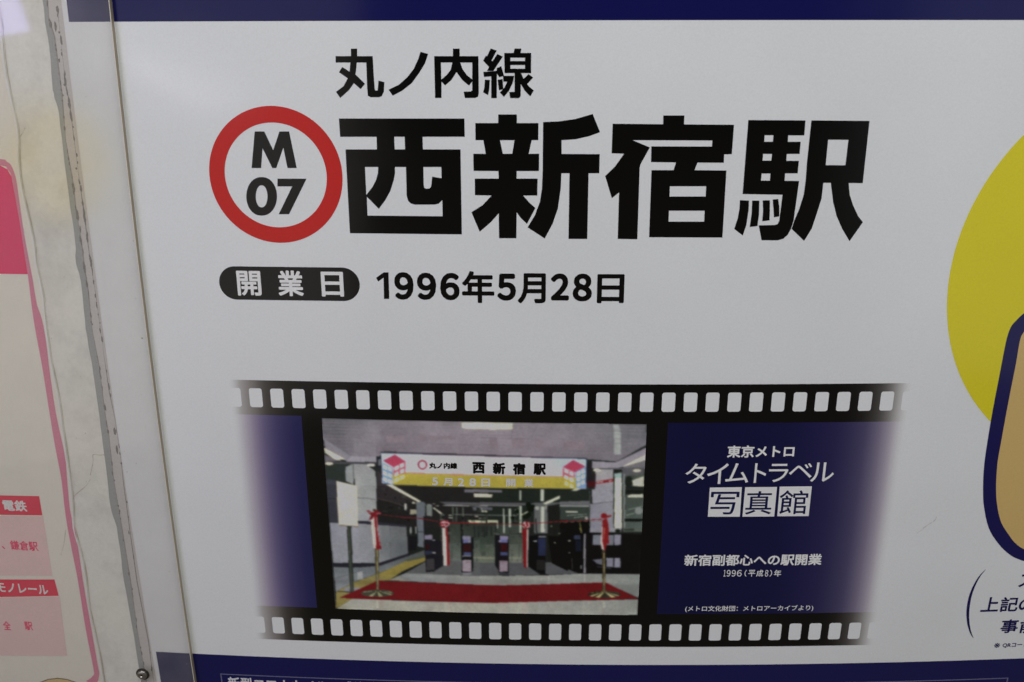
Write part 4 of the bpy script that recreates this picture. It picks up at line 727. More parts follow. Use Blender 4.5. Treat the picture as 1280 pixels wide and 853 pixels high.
([(-109.3,-87.6),(-108.0,-87.9),(-108.0,-90.1),(-109.4,-89.1)],(24,24,23)),
([(-108.1,-74.2),(-104.9,-74.5),(-105.0,-75.3),(-108.1,-75.5)],(36,36,34)),
([(-109.9,-72.3),(-108.8,-72.6),(-108.9,-73.3),(-110.0,-74.6)],(47,47,45)),
([(-121.9,-66.6),(-121.1,-66.9),(-121.2,-68.0),(-122.0,-68.2)],(24,24,23)),
([(11.6,-84.4),(13.3,-84.7),(13.3,-85.6),(11.6,-85.6)],(36,36,34)),
([(11.0,-79.1),(13.6,-79.3),(13.6,-80.3),(11.0,-80.1)],(50,50,48)),
([(-3.0,-81.6),(-0.9,-81.8),(-0.9,-82.6),(-3.0,-83.1)],(52,52,50)),
([(-0.5,-82.8),(0.7,-83.1),(0.8,-84.3),(-0.5,-83.9)],(57,57,55)),
([(1.5,-83.6),(4.0,-83.8),(4.0,-85.4),(1.5,-84.3)],(35,35,33)),
([(10.5,-78.7),(12.1,-79.0),(12.1,-79.9),(10.5,-79.8)],(37,37,35)),
([(9.1,-78.2),(11.5,-78.4),(11.5,-79.4),(9.1,-79.4)],(29,29,28)),
([(-1.5,-81.6),(0.6,-81.8),(0.6,-83.7),(-1.5,-82.2)],(46,46,43)),
([(4.8,-75.7),(6.8,-76.0),(6.9,-77.6),(4.8,-76.6)],(37,37,35)),
([(11.8,-83.8),(13.4,-84.0),(13.4,-85.4),(11.9,-85.0)],(57,57,54)),
([(-3.5,-77.9),(-2.6,-78.2),(-2.5,-79.2),(-3.5,-79.3)],(54,54,51)),
([(2.9,-80.7),(3.7,-81.0),(3.7,-81.3),(2.9,-81.9)],(44,44,42)),
([(7.0,-80.5),(7.8,-80.7),(7.8,-81.1),(7.0,-82.1)],(59,59,56)),
([(11.8,-84.2),(13.2,-84.5),(13.3,-85.7),(11.8,-85.6)],(56,56,53)),
([(5.8,-79.2),(8.2,-79.4),(8.2,-79.7),(5.8,-80.9)],(53,53,51)),
([(3.1,-82.1),(5.2,-82.3),(5.2,-83.0),(3.1,-83.4)],(58,58,55)),
([(3.1,-77.0),(5.5,-77.2),(5.6,-78.2),(3.2,-78.1)],(29,29,28)),
([(1.9,-81.0),(4.4,-81.2),(4.4,-82.0),(1.9,-82.3)],(46,46,44)),
([(4.5,-76.2),(6.5,-76.4),(6.6,-77.5),(4.6,-77.4)],(55,55,52)),
([(4.9,-79.1),(7.5,-79.3),(7.5,-80.2),(4.9,-80.6)],(42,42,40)),
([(-4.5,-78.3),(-2.4,-78.6),(-2.4,-79.0),(-4.5,-79.3)],(50,50,48)),
([(3.5,-82.9),(4.3,-83.1),(4.3,-83.9),(3.5,-83.9)],(27,27,26)),
([(8.2,-78.9),(9.3,-79.2),(9.3,-80.0),(8.3,-80.5)],(49,49,47)),
([(3.3,-80.0),(4.0,-80.3),(4.0,-81.4),(3.3,-80.6)],(39,39,37)),
([(-1.8,-82.2),(1.2,-82.4),(1.2,-83.9),(-1.7,-83.2)],(50,50,48)),
([(-1.0,-77.3),(1.8,-77.5),(1.8,-78.5),(-1.0,-78.5)],(33,33,31)),
([(4.7,-76.4),(5.2,-76.6),(5.2,-78.0),(4.7,-77.2)],(45,45,43)),
([(12.9,-81.1),(13.7,-81.3),(13.7,-82.0),(13.0,-82.0)],(41,41,39)),
([(12.4,-80.0),(14.1,-80.3),(14.1,-81.1),(12.4,-81.4)],(42,42,40)),
([(3.9,-80.5),(6.0,-80.8),(6.0,-81.3),(3.9,-82.2)],(49,49,47)),
([(-120.9,-60.0),(-116.8,-59.9),(-97.5,-72.1),(-99.7,-72.7)],(192,190,168)),
([(-90.2,-76.7),(-88.9,-76.7),(-83.5,-80.9),(-85.4,-81.0)],(186,186,164)),
([(-16.5,-72.2),(4.5,-61.4),(8.8,-61.2),(-14.5,-73.4)],(184,186,166)),
([(-105.3,-78.3),(-101.2,-78.2),(-101.3,-81.8),(-105.5,-81.9)],(150,146,120)),
([(-107.4,-76.2),(-107.5,-77.3),(-107.7,-78.1),(-108.0,-78.7),(-108.4,-78.9),(-108.8,-78.7),(-109.0,-78.2),(-109.2,-77.3),(-109.2,-76.3),(-109.1,-75.2),(-108.9,-74.4),(-108.6,-73.8),(-108.2,-73.6),(-107.9,-73.8),(-107.6,-74.3),(-107.4,-75.2)],(170,172,160)),
([(-101.7,-73.2),(-101.8,-73.5),(-102.1,-73.8),(-102.5,-74.0),(-102.9,-74.1),(-103.3,-74.0),(-103.7,-73.9),(-103.9,-73.6),(-104.0,-73.3),(-103.9,-73.0),(-103.6,-72.7),(-103.2,-72.5),(-102.8,-72.4),(-102.4,-72.5),(-102.0,-72.7),(-101.8,-72.9)],(170,172,150)),
([(-13.5,-74.2),(0.1,-71.6),(1.3,-134.3),(-13.0,-117.2)],(28,30,28)),
([(-5.3,-62.9),(14.7,-62.7),(14.9,-71.0),(-5.2,-71.2)],(34,40,36)),
([(-5.2,-71.0),(14.5,-70.2),(14.6,-74.0),(-5.2,-73.9)],(96,98,100)),
([(-5.2,-74.6),(14.4,-74.6),(14.4,-74.0),(-5.2,-74.0)],(150,152,146)),
([(-5.2,-74.7),(14.9,-74.6),(15.1,-84.5),(-5.0,-84.7)],(52,62,56)),
([(-1.4,-78.0),(6.9,-78.0),(6.5,-79.2),(-1.3,-79.2)],(176,176,156)),
([(4.0,-83.2),(11.1,-82.1),(11.1,-81.6),(3.9,-82.7)],(140,145,132)),
([(13.7,-83.3),(13.6,-83.8),(13.4,-84.2),(13.1,-84.5),(12.7,-84.6),(12.2,-84.5),(11.9,-84.2),(11.7,-83.8),(11.6,-83.3),(11.6,-82.8),(11.8,-82.3),(12.2,-82.0),(12.6,-81.9),(13.0,-82.0),(13.3,-82.3),(13.6,-82.7)],(150,152,146)),
([(-0.5,-81.6),(12.9,-80.6),(12.9,-80.0),(-0.6,-80.9)],(110,120,108)),
([(-5.0,-86.8),(15.2,-85.4),(15.6,-102.8),(-4.7,-103.0)],(14,16,16)),
([(7.9,-86.8),(9.3,-94.2),(10.0,-94.0),(8.5,-86.6)],(120,116,60)),
([(14.0,-62.8),(15.0,-93.9),(15.8,-93.9),(14.7,-62.7)],(70,76,70)),
([(6.8,-90.5),(6.5,-92.0),(5.6,-93.3),(4.3,-94.1),(2.7,-94.4),(1.1,-94.2),(-0.2,-93.3),(-1.2,-92.1),(-1.5,-90.6),(-1.2,-89.1),(-0.3,-87.9),(1.0,-87.0),(2.5,-86.7),(4.1,-87.0),(5.5,-87.8),(6.4,-89.1)],(10,10,10)),
([(15.3,-41.3),(30.7,-42.2),(49.8,-31.7),(50.4,-41.4),(35.6,-45.3),(29.0,-46.9),(15.4,-46.5)],(134,129,139)),
([(30.8,-42.2),(46.5,-31.9),(46.3,-31.6),(30.6,-41.9)],(98,92,100)),
([(50.1,-36.7),(49.9,-39.9),(40.4,-45.0),(35.3,-45.0)],(194,190,166)),
([(35.6,-45.3),(50.2,-40.4),(50.1,-47.0),(37.1,-47.5)],(104,102,108)),
([(15.4,-46.4),(49.7,-45.8),(49.8,-50.3),(41.8,-54.4),(29.8,-47.1)],(78,78,82)),
([(17.8,-47.1),(29.2,-47.1),(30.1,-70.1),(16.5,-72.7),(17.8,-62.1)],[(150,146,142),(142,140,142),(138,138,146),(132,132,142),(134,132,142)]),
([(14.8,-72.6),(30.1,-70.8),(30.9,-93.6),(15.5,-94.1)],[(128,128,138),(136,136,144),(134,134,146),(128,128,140)]),
([(15.8,-61.9),(29.7,-61.8),(30.0,-71.8),(16.1,-71.9)],(140,140,148)),
([(16.5,-72.9),(23.2,-71.7),(23.1,-71.3),(16.4,-72.5)],(70,72,74)),
([(23.1,-71.7),(29.9,-71.1),(29.8,-70.8),(23.1,-71.3)],(70,72,74)),
([(15.7,-85.9),(23.6,-85.9),(23.6,-85.6),(15.7,-85.7)],(110,108,100)),
([(21.0,-47.8),(20.9,-48.2),(20.3,-48.5),(19.5,-48.8),(18.6,-48.9),(17.6,-48.8),(16.8,-48.5),(16.2,-48.2),(16.0,-47.8),(16.2,-47.4),(16.7,-47.1),(17.5,-46.8),(18.5,-46.7),(19.4,-46.8),(20.3,-47.0),(20.8,-47.4)],(200,192,170)),
([(47.6,-48.0),(47.4,-48.4),(46.8,-48.8),(45.9,-49.0),(44.9,-49.1),(43.8,-49.0),(42.9,-48.8),(42.2,-48.4),(42.0,-48.0),(42.2,-47.6),(42.8,-47.3),(43.7,-47.0),(44.8,-47.0),(45.9,-47.0),(46.8,-47.3),(47.4,-47.6)],(196,190,168)),
([(18.2,-56.0),(29.6,-53.9),(29.7,-56.1),(18.3,-57.9)],(122,26,30)),
([(18.8,-56.4),(20.8,-56.0),(20.8,-56.7),(18.9,-57.1)],(188,172,170)),
([(21.2,-56.0),(23.1,-55.7),(23.1,-56.4),(21.2,-56.8)],(188,172,170)),
([(26.5,-55.3),(28.4,-55.0),(28.4,-55.6),(26.5,-56.0)],(188,172,170)),
([(30.2,-50.2),(34.9,-49.7),(36.7,-91.2),(31.3,-92.5)],[(130,160,152),(130,158,150),(188,186,168),(186,184,168)]),
([(30.9,-53.6),(34.8,-53.6),(36.2,-90.8),(31.8,-92.1)],(186,188,170)),
([(29.4,-47.9),(31.1,-93.4),(31.6,-93.4),(29.9,-47.9)],(26,28,28)),
([(34.8,-47.9),(36.6,-92.9),(37.2,-92.9),(35.4,-47.9)],(26,28,28)),
([(29.8,-47.1),(35.1,-47.1),(35.1,-48.9),(29.8,-48.9)],(22,24,22)),
([(35.6,-49.9),(37.1,-50.7),(38.9,-93.1),(37.4,-93.1)],(112,118,116)),
([(37.5,-52.0),(49.8,-50.3),(50.0,-93.3),(38.9,-93.3)],[(52,60,54),(70,80,72),(84,96,88),(70,82,76)]),
([(37.7,-59.3),(49.8,-59.3),(50.1,-65.2),(38.0,-65.3)],(24,28,26)),
([(42.6,-56.0),(42.2,-58.4),(40.9,-59.9),(39.1,-60.0),(37.6,-58.5),(37.0,-56.0),(37.5,-53.6),(38.8,-52.1),(40.5,-52.1),(42.0,-53.6)],(22,28,24)),
([(41.9,-55.2),(49.7,-51.9),(49.9,-59.6),(42.8,-59.1)],(182,184,166)),
([(39.3,-66.3),(42.3,-65.3),(49.7,-65.2),(49.8,-67.6),(39.4,-67.6)],(186,188,168)),
([(39.8,-77.1),(49.4,-74.6),(49.3,-73.9),(39.7,-76.5)],(120,132,122)),
([(39.3,-81.3),(44.4,-79.6),(44.2,-79.0),(39.1,-80.7)],(128,140,126)),
([(50.0,-77.6),(49.8,-78.6),(49.2,-79.5),(48.4,-80.1),(47.4,-80.3),(46.3,-80.1),(45.4,-79.5),(44.8,-78.7),(44.6,-77.6),(44.7,-76.6),(45.3,-75.7),(46.1,-75.1),(47.1,-74.9),(48.2,-75.1),(49.1,-75.7),(49.7,-76.6)],(128,136,130)),
([(38.1,-83.5),(50.1,-83.5),(50.2,-85.5),(38.2,-85.6)],(22,26,24)),
([(38.8,-90.8),(44.8,-90.8),(44.9,-92.5),(38.9,-92.5)],(56,64,58)),
([(11.6,-41.5),(15.3,-41.5),(15.8,-60.3),(12.1,-60.3)],(26,24,28)),
([(12.3,-56.2),(18.1,-55.3),(18.2,-59.8),(12.8,-60.3)],(64,14,18)),
([(15.5,-51.2),(17.9,-50.4),(18.1,-56.1),(15.7,-56.1)],(30,26,30)),
([(-4.9,-90.7),(15.9,-94.5),(50.2,-95.2),(49.9,-126.0),(-4.3,-126.3)],(20,19,20)),
([(17.3,-95.9),(31.2,-95.8),(31.4,-103.5),(17.5,-103.5)],(110,114,124)),
([(31.6,-95.6),(36.0,-95.6),(36.3,-103.5),(31.9,-103.5)],(126,126,140)),
([(17.5,-115.2),(26.2,-114.0),(26.4,-120.1),(20.7,-118.0)],(96,98,110)),
([(26.9,-113.7),(31.6,-113.7),(31.9,-120.7),(27.1,-120.8)],(120,120,134)),
([(32.3,-113.7),(36.3,-113.7),(36.6,-121.1),(32.5,-121.1)],(130,130,144)),
([(20.8,-120.6),(30.6,-122.2),(30.7,-121.7),(20.8,-120.2)],(66,68,84)),
([(26.5,-90.5),(36.5,-90.4),(35.9,-93.6),(26.6,-93.8)],[(140,140,150),(150,150,150),(140,140,146),(130,130,140)]),
([(37.2,-90.4),(50.0,-90.4),(49.9,-93.2),(37.4,-93.2)],(86,94,86)),
([(37.9,-91.0),(44.8,-91.0),(44.9,-92.6),(38.0,-92.6)],(48,54,48)),
([(15.1,-90.5),(23.4,-90.5),(22.8,-94.0),(15.2,-93.8)],(136,134,144)),
([(35.8,-92.6),(35.2,-93.6),(33.9,-94.0),(32.5,-93.6),(31.9,-92.7),(32.4,-91.7),(33.8,-91.2),(35.1,-91.6)],(24,28,24)),
([(-160.3,-89.8),(-140.8,-89.8),(-142.0,-120.5),(-160.2,-120.9)],[(134,136,146),(142,142,152),(140,142,148),(132,136,142)]),
([(-140.8,-89.9),(-125.8,-90.5),(-127.3,-120.1),(-142.0,-120.5)],[(134,136,142),(120,124,126),(122,126,128),(140,142,148)]),
([(-125.8,-90.5),(-108.2,-91.2),(-108.0,-112.1),(-127.3,-120.1)],[(112,116,118),(94,98,98),(88,94,96),(120,124,126)]),
([(-141.1,-87.6),(-131.8,-88.0),(-107.9,-90.4),(-108.0,-91.7),(-141.2,-89.7)],(44,44,54)),
([(-125.4,-80.6),(-107.7,-80.2),(-107.9,-90.4),(-125.7,-88.1)],(32,32,32)),
([(-125.5,-82.9),(-107.0,-84.8),(-106.9,-84.3),(-125.4,-82.4)],(100,30,34)),
([(-107.0,-84.8),(-95.9,-85.4),(-95.8,-84.9),(-106.9,-84.3)],(100,30,34)),
([(-119.5,-90.9),(-120.2,-117.0),(-119.9,-117.0),(-119.2,-90.9)],(88,92,94)),
([(-159.7,-106.2),(-139.8,-106.2),(-139.8,-105.8),(-159.6,-105.7)],(154,146,150)),
([(-140.3,-80.9),(-129.3,-80.7),(-129.4,-88.0),(-140.8,-87.4)],(146,150,152)),
([(-160.3,-81.5),(-154.1,-81.3),(-154.6,-89.7),(-160.3,-89.6)],(52,54,63)),
([(-160.2,-120.9),(-142.5,-120.8),(-129.2,-120.4),(-108.0,-112.1),(-108.1,-114.2),(-127.4,-122.3),(-142.7,-124.1),(-160.1,-124.4)],(36,36,44)),
([(-160.1,-124.4),(-142.7,-124.1),(-127.4,-122.3),(-108.1,-114.2),(-96.6,-109.2),(-96.8,-114.8),(-123.8,-125.8),(-146.2,-135.8),(-159.8,-144.1)],[(108,114,116),(100,108,112),(96,102,106),(80,86,86),(74,80,78),(80,84,80),(104,110,110),(118,124,126),(118,122,124)]),
([(-160.0,-133.7),(-141.9,-127.0),(-141.9,-126.7),(-160.1,-133.3)],(70,74,76)),
([(-143.9,-128.0),(-140.0,-127.0),(-140.2,-133.4),(-143.7,-133.8)],[(150,152,150),(150,152,150),(150,152,150),(150,152,150)]),
([(-159.5,-144.1),(-146.3,-136.1),(-123.8,-126.0),(-108.2,-117.3),(-95.3,-113.2),(-95.5,-117.2),(-112.4,-126.3),(-122.2,-133.7),(-128.9,-134.2),(-147.8,-144.8),(-148.5,-149.8),(-160.6,-157.7)],(134,120,54)),
([(-110.1,-116.8),(-96.8,-113.5),(-96.3,-114.8),(-108.3,-118.6)],(78,84,66)),
([(-122.2,-133.7),(-110.5,-127.7),(-48.1,-129.1),(-48.2,-136.3)],[(134,136,132),(128,132,130),(140,142,134),(136,138,130)]),
([(-110.5,-127.7),(-94.1,-116.9),(-48.0,-118.4),(-48.1,-129.3)],(86,88,88)),
([(-59.0,-118.4),(-10.3,-117.5),(8.6,-126.2),(-59.1,-129.1)],(78,80,82)),
([(-59.1,-128.7),(-13.9,-127.7),(8.6,-126.2),(50.3,-126.2),(50.0,-145.2),(27.6,-133.5),(16.3,-133.3),(-35.5,-135.8),(-59.2,-136.2)],[(142,144,134),(142,144,136),(140,144,136),(126,132,126),(122,128,122),(132,136,130),(132,134,126),(136,138,128),(138,140,132)]),
([(-12.4,-128.6),(-12.3,-134.9),(-11.6,-134.9),(-11.6,-128.6)],(160,162,154)),
([(12.0,-126.7),(12.2,-133.2),(13.3,-133.2),(13.1,-126.7)],(158,160,152)),
([(-152.3,-139.9),(-138.3,-140.3),(-146.7,-143.9),(-154.9,-143.9)],(122,122,124)),
([(-158.8,-144.2),(-146.8,-144.7),(-146.7,-143.9),(-158.8,-143.4)],(40,40,34)),
([(-157.7,-149.1),(-129.9,-134.2),(-124.2,-134.3),(-48.2,-136.2),(-48.3,-150.4),(-103.8,-150.0),(-148.0,-149.5)],(108,22,26)),
([(-59.2,-136.2),(-35.5,-135.8),(16.3,-133.3),(27.6,-133.2),(50.3,-146.0),(-2.3,-148.1),(-47.0,-150.3),(-59.4,-150.4)],(104,20,24)),
([(-146.1,-149.0),(-103.7,-149.1),(-48.3,-149.5),(-48.3,-150.4),(-103.8,-150.0),(-148.0,-149.5)],(96,18,22)),
([(-148.5,-149.6),(-103.8,-150.0),(-48.3,-150.4),(-48.4,-160.3),(-113.8,-159.8),(-160.6,-158.1)],[(158,158,146),(164,164,150),(170,168,152),(166,164,146),(160,158,140),(152,150,120)]),
([(-59.4,-150.4),(-47.0,-150.3),(-2.3,-148.1),(49.8,-146.4),(49.9,-159.2),(-59.5,-160.5)],[(168,168,152),(164,164,150),(154,156,146),(142,146,138),(146,150,140),(166,166,148)]),
([(25.2,-147.7),(25.9,-153.8),(27.8,-153.6),(27.1,-147.4)],(168,170,158)),
([(-131.6,-150.2),(-131.7,-156.7),(-130.3,-156.6),(-130.2,-150.1)],(174,174,160)),
([(-149.0,-150.5),(-149.0,-156.2),(-148.2,-156.1),(-148.2,-150.4)],(164,164,150)),
([(-123.3,-36.4),(-85.3,-36.8),(-47.5,-37.8),(-47.5,-39.2),(-85.3,-38.3),(-123.4,-37.8)],(58,52,62)),
([(-58.0,-37.6),(12.1,-39.0),(12.1,-40.2),(-58.0,-39.1)],(58,52,62)),
([(-122.7,-37.4),(-58.0,-38.5),(11.2,-39.9),(11.7,-61.4),(-58.2,-61.2),(-123.2,-59.4)],[(170,184,196),(182,176,180),(160,182,196),(176,170,178),(184,176,176),(176,172,178)]),
([(-116.3,-51.3),(-107.5,-51.3),(-58.1,-52.4),(-3.4,-52.9),(6.1,-53.2),(6.2,-61.4),(-58.2,-61.2),(-115.6,-60.1)],(166,152,48)),
([(-107.5,-51.4),(-58.1,-52.5),(-58.1,-52.0),(-107.5,-50.9)],(190,104,92)),
([(-58.1,-52.5),(-3.4,-53.0),(-3.4,-52.4),(-58.1,-52.0)],(190,104,92)),
([(-92.8,-45.2),(-92.9,-46.1),(-93.8,-45.8),(-93.7,-45.2)],(140,32,42)),
([(-92.9,-46.1),(-93.2,-46.9),(-94.0,-46.5),(-93.8,-45.8)],(140,32,42)),
([(-93.2,-46.9),(-93.8,-47.7),(-94.4,-47.0),(-94.0,-46.5)],(140,32,42)),
([(-93.8,-47.7),(-94.5,-48.2),(-94.9,-47.4),(-94.4,-47.0)],(140,32,42)),
([(-94.5,-48.2),(-95.2,-48.6),(-95.4,-47.6),(-94.9,-47.4)],(140,32,42)),
([(-95.2,-48.6),(-96.1,-48.7),(-96.0,-47.7),(-95.4,-47.6)],(140,32,42)),
([(-96.1,-48.7),(-96.9,-48.6),(-96.6,-47.6),(-96.0,-47.7)],(140,32,42)),
([(-96.9,-48.6),(-97.6,-48.3),(-97.2,-47.4),(-96.6,-47.6)],(140,32,42)),
([(-97.6,-48.3),(-98.3,-47.7),(-97.6,-47.0),(-97.2,-47.4)],(140,32,42)),
([(-98.3,-47.7),(-98.8,-47.0),(-98.0,-46.5),(-97.6,-47.0)],(140,32,42)),
([(-98.8,-47.0),(-99.0,-46.2),(-98.2,-45.9),(-98.0,-46.5)],(140,32,42)),
([(-99.0,-46.2),(-99.1,-45.3),(-98.2,-45.3),(-98.2,-45.9)],(140,32,42)),
([(-99.1,-45.3),(-99.0,-44.4),(-98.1,-44.6),(-98.2,-45.3)],(140,32,42)),
([(-99.0,-44.4),(-98.7,-43.5),(-97.9,-44.0),(-98.1,-44.6)],(140,32,42)),
([(-98.7,-43.5),(-98.1,-42.8),(-97.5,-43.5),(-97.9,-44.0)],(140,32,42)),
([(-98.1,-42.8),(-97.4,-42.2),(-97.0,-43.1),(-97.5,-43.5)],(140,32,42)),
([(-97.4,-42.2),(-96.7,-41.9),(-96.5,-42.9),(-97.0,-43.1)],(140,32,42)),
([(-96.7,-41.9),(-95.8,-41.8),(-95.9,-42.8),(-96.5,-42.9)],(140,32,42)),
([(-95.8,-41.8),(-95.0,-41.9),(-95.3,-42.8),(-95.9,-42.8)],(140,32,42)),
([(-95.0,-41.9),(-94.3,-42.2),(-94.8,-43.1),(-95.3,-42.8)],(140,32,42)),
([(-94.3,-42.2),(-93.6,-42.7),(-94.3,-43.5),(-94.8,-43.1)],(140,32,42)),
([(-93.6,-42.7),(-93.1,-43.5),(-94.0,-44.0),(-94.3,-43.5)],(140,32,42)),
([(-93.1,-43.5),(-92.8,-44.3),(-93.7,-44.5),(-94.0,-44.0)],(140,32,42)),
([(-92.8,-44.3),(-92.8,-45.2),(-93.7,-45.2),(-93.7,-44.5)],(140,32,42)),
([(-122.2,-44.3),(-115.6,-47.8),(-116.3,-60.1),(-123.0,-58.8)],(104,138,178)),
([(-121.9,-42.7),(-113.8,-38.2),(-107.0,-43.0),(-115.1,-47.4)],(168,48,74)),
([(-115.1,-47.4),(-107.0,-43.0),(-107.4,-51.6),(-115.4,-53.2)],(186,74,84)),
([(-121.9,-45.3),(-119.5,-46.6),(-119.6,-49.5),(-122.0,-48.1)],(190,194,204)),
([(-114.5,-47.2),(-111.7,-45.7),(-111.8,-48.5),(-114.6,-50.0)],(200,192,196)),
([(-118.7,-46.9),(-116.3,-48.1),(-116.4,-50.6),(-118.8,-49.5)],(190,194,204)),
([(-110.8,-45.1),(-108.0,-43.7),(-108.1,-46.5),(-110.9,-47.9)],(200,192,196)),
([(-122.1,-49.8),(-119.7,-51.1),(-119.8,-54.0),(-122.2,-52.6)],(190,194,204)),
([(-114.7,-51.6),(-111.9,-50.1),(-112.0,-52.9),(-114.8,-54.4)],(200,192,196)),
([(-118.9,-51.4),(-116.5,-52.6),(-116.6,-55.1),(-119.0,-54.0)],(190,194,204)),
([(-110.9,-49.5),(-108.1,-48.0),(-108.2,-50.9),(-111.0,-52.3)],(200,192,196)),
([(-122.3,-54.3),(-119.9,-55.6),(-120.0,-58.5),(-122.4,-57.2)],(190,194,204)),
([(-114.8,-56.0),(-112.0,-54.5),(-112.2,-57.4),(-115.0,-58.8)],(204,198,150)),
([(-119.1,-55.9),(-116.6,-57.1),(-116.8,-59.7),(-119.2,-58.5)],(190,194,204)),
([(-111.1,-53.9),(-108.3,-52.5),(-108.4,-55.3),(-111.2,-56.7)],(204,198,150)),
([(-3.8,-46.3),(4.2,-49.6),(4.3,-52.9),(-3.7,-52.9)],(186,74,84)),
([(4.6,-49.2),(11.1,-45.6),(11.5,-61.2),(5.2,-61.0)],(104,138,178)),
([(-3.8,-45.7),(2.9,-40.5),(11.1,-45.2),(4.2,-49.4)],(168,48,74)),
([(-2.7,-46.9),(-0.1,-48.0),(-0.1,-50.6),(-2.6,-49.4)],(200,192,196)),
([(5.6,-49.4),(7.8,-48.4),(7.8,-51.2),(5.7,-52.2)],(188,194,206)),
([(0.8,-48.6),(3.3,-49.8),(3.4,-52.4),(0.8,-51.2)],(200,192,196)),
([(8.5,-47.8),(10.6,-46.8),(10.7,-49.5),(8.6,-50.6)],(188,194,206)),
([(-2.6,-51.3),(-0.1,-52.5),(-0.0,-55.1),(-2.6,-53.9)],(200,192,196)),
([(5.7,-53.4),(7.9,-52.4),(7.9,-55.2),(5.8,-56.2)],(188,194,206)),
([(0.8,-53.1),(3.4,-54.3),(3.5,-56.9),(0.9,-55.7)],(200,192,196)),
([(8.6,-51.8),(10.7,-50.8),(10.8,-53.5),(8.6,-54.6)],(188,194,206)),
([(-2.5,-55.8),(0.0,-57.0),(0.1,-59.6),(-2.5,-58.5)],(204,198,150)),
([(5.8,-57.4),(8.0,-56.4),(8.0,-59.2),(5.9,-60.2)],(188,194,206)),
([(0.9,-57.6),(3.5,-58.8),(3.5,-61.4),(1.0,-60.2)],(204,198,150)),
([(8.7,-55.8),(10.8,-54.7),(10.9,-57.5),(8.7,-58.6)],(188,194,206)),
([(11.0,-40.0),(11.5,-61.4),(11.9,-61.4),(11.4,-40.0)],(110,140,170)),
([(-96.5,-83.1),(-95.5,-83.0),(-96.0,-99.4),(-89.3,-101.0),(-83.6,-102.6),(-84.1,-121.1),(-90.8,-126.1),(-96.3,-126.7)],(28,28,34)),
([(-96.1,-97.5),(-91.0,-97.4),(-91.1,-100.8),(-96.2,-100.9)],(122,116,136)),
([(-95.7,-104.6),(-93.1,-104.5),(-93.2,-108.7),(-95.8,-108.8)],(46,20,24)),
([(-96.3,-109.8),(-91.5,-109.7),(-91.6,-112.5),(-96.4,-112.7)],(40,46,66)),
([(-95.5,-116.0),(-90.1,-115.9),(-90.4,-124.8),(-95.8,-124.9)],(58,56,58)),
([(-91.1,-101.0),(-89.2,-101.0),(-89.2,-101.8),(-91.2,-101.9)],(150,150,150)),
([(-91.3,-110.6),(-89.1,-110.6),(-89.2,-111.6),(-91.3,-111.7)],(150,150,146)),
([(-108.0,-98.8),(-101.5,-98.6),(-101.8,-109.1),(-107.9,-110.1)],(24,24,28)),
([(-104.9,-94.0),(-105.1,-96.2),(-105.5,-97.1),(-105.9,-96.2),(-106.0,-94.0),(-105.7,-91.8),(-105.3,-90.9),(-105.0,-91.8)],(150,156,150)),
([(-101.4,-93.9),(-101.6,-96.1),(-102.0,-97.0),(-102.4,-96.1),(-102.4,-93.9),(-102.2,-91.7),(-101.8,-90.8),(-101.5,-91.7)],(150,156,150)),
([(-101.4,-95.4),(-83.8,-95.9),(-83.8,-95.4),(-101.3,-94.9)],(30,32,32)),
([(-64.9,-98.8),(-63.0,-98.7),(-63.7,-125.1),(-65.2,-126.0),(-71.6,-126.3),(-71.1,-97.6)],(24,26,28)),
([(-70.5,-97.8),(-64.8,-97.7),(-64.9,-100.3),(-70.5,-100.4)],(120,118,136)),
([(-70.2,-100.4),(-65.0,-100.3),(-65.1,-103.1),(-70.3,-103.2)],(98,98,146)),
([(-70.3,-104.1),(-65.0,-104.0),(-65.0,-109.9),(-70.4,-110.0)],(50,22,24)),
([(-70.0,-110.4),(-64.9,-110.3),(-64.9,-112.5),(-70.0,-112.7)],(66,76,116)),
([(-70.8,-112.8),(-64.9,-112.7),(-65.0,-113.8),(-70.8,-113.9)],(110,104,112)),
([(-70.8,-116.5),(-64.8,-116.4),(-65.0,-125.6),(-71.0,-125.7)],(146,132,140)),
([(-70.2,-118.2),(-65.9,-118.2),(-65.9,-117.9),(-70.2,-118.0)],(90,60,70)),
([(-71.0,-126.3),(-65.0,-126.2),(-65.0,-128.3),(-71.1,-128.5)],(118,118,122)),
([(-64.8,-101.8),(-64.8,-102.1),(-65.1,-102.3),(-65.4,-102.5),(-65.8,-102.5),(-66.2,-102.5),(-66.6,-102.3),(-66.8,-102.1),(-66.9,-101.8),(-66.8,-101.6),(-66.6,-101.3),(-66.2,-101.2),(-65.8,-101.1),(-65.4,-101.2),(-65.1,-101.3),(-64.8,-101.5)],(140,142,140)),
([(-48.8,-97.2),(-45.6,-96.3),(-45.8,-125.2),(-48.6,-120.4)],(24,24,28)),
([(-46.2,-96.8),(-39.3,-96.7),(-39.3,-126.0),(-46.3,-126.1)],(26,22,26)),
([(-45.2,-97.3),(-39.7,-97.3),(-39.7,-99.9),(-45.2,-100.0)],(126,122,150)),
([(-45.2,-100.0),(-39.9,-99.9),(-39.9,-102.5),(-45.2,-102.6)],(100,100,150)),
([(-44.7,-103.2),(-40.5,-103.2),(-40.5,-109.0),(-44.7,-109.1)],(56,20,22)),
([(-45.1,-109.8),(-40.2,-109.7),(-40.2,-112.3),(-45.1,-112.4)],(64,72,116)),
([(-45.7,-116.4),(-39.9,-116.3),(-39.9,-125.1),(-45.8,-125.2)],(140,124,134)),
([(-45.1,-117.5),(-40.5,-117.4),(-40.5,-117.1),(-45.1,-117.2)],(90,60,70)),
([(-49.0,-95.7),(-45.7,-96.5),(-45.6,-96.1),(-48.9,-95.3)],(130,132,130)),
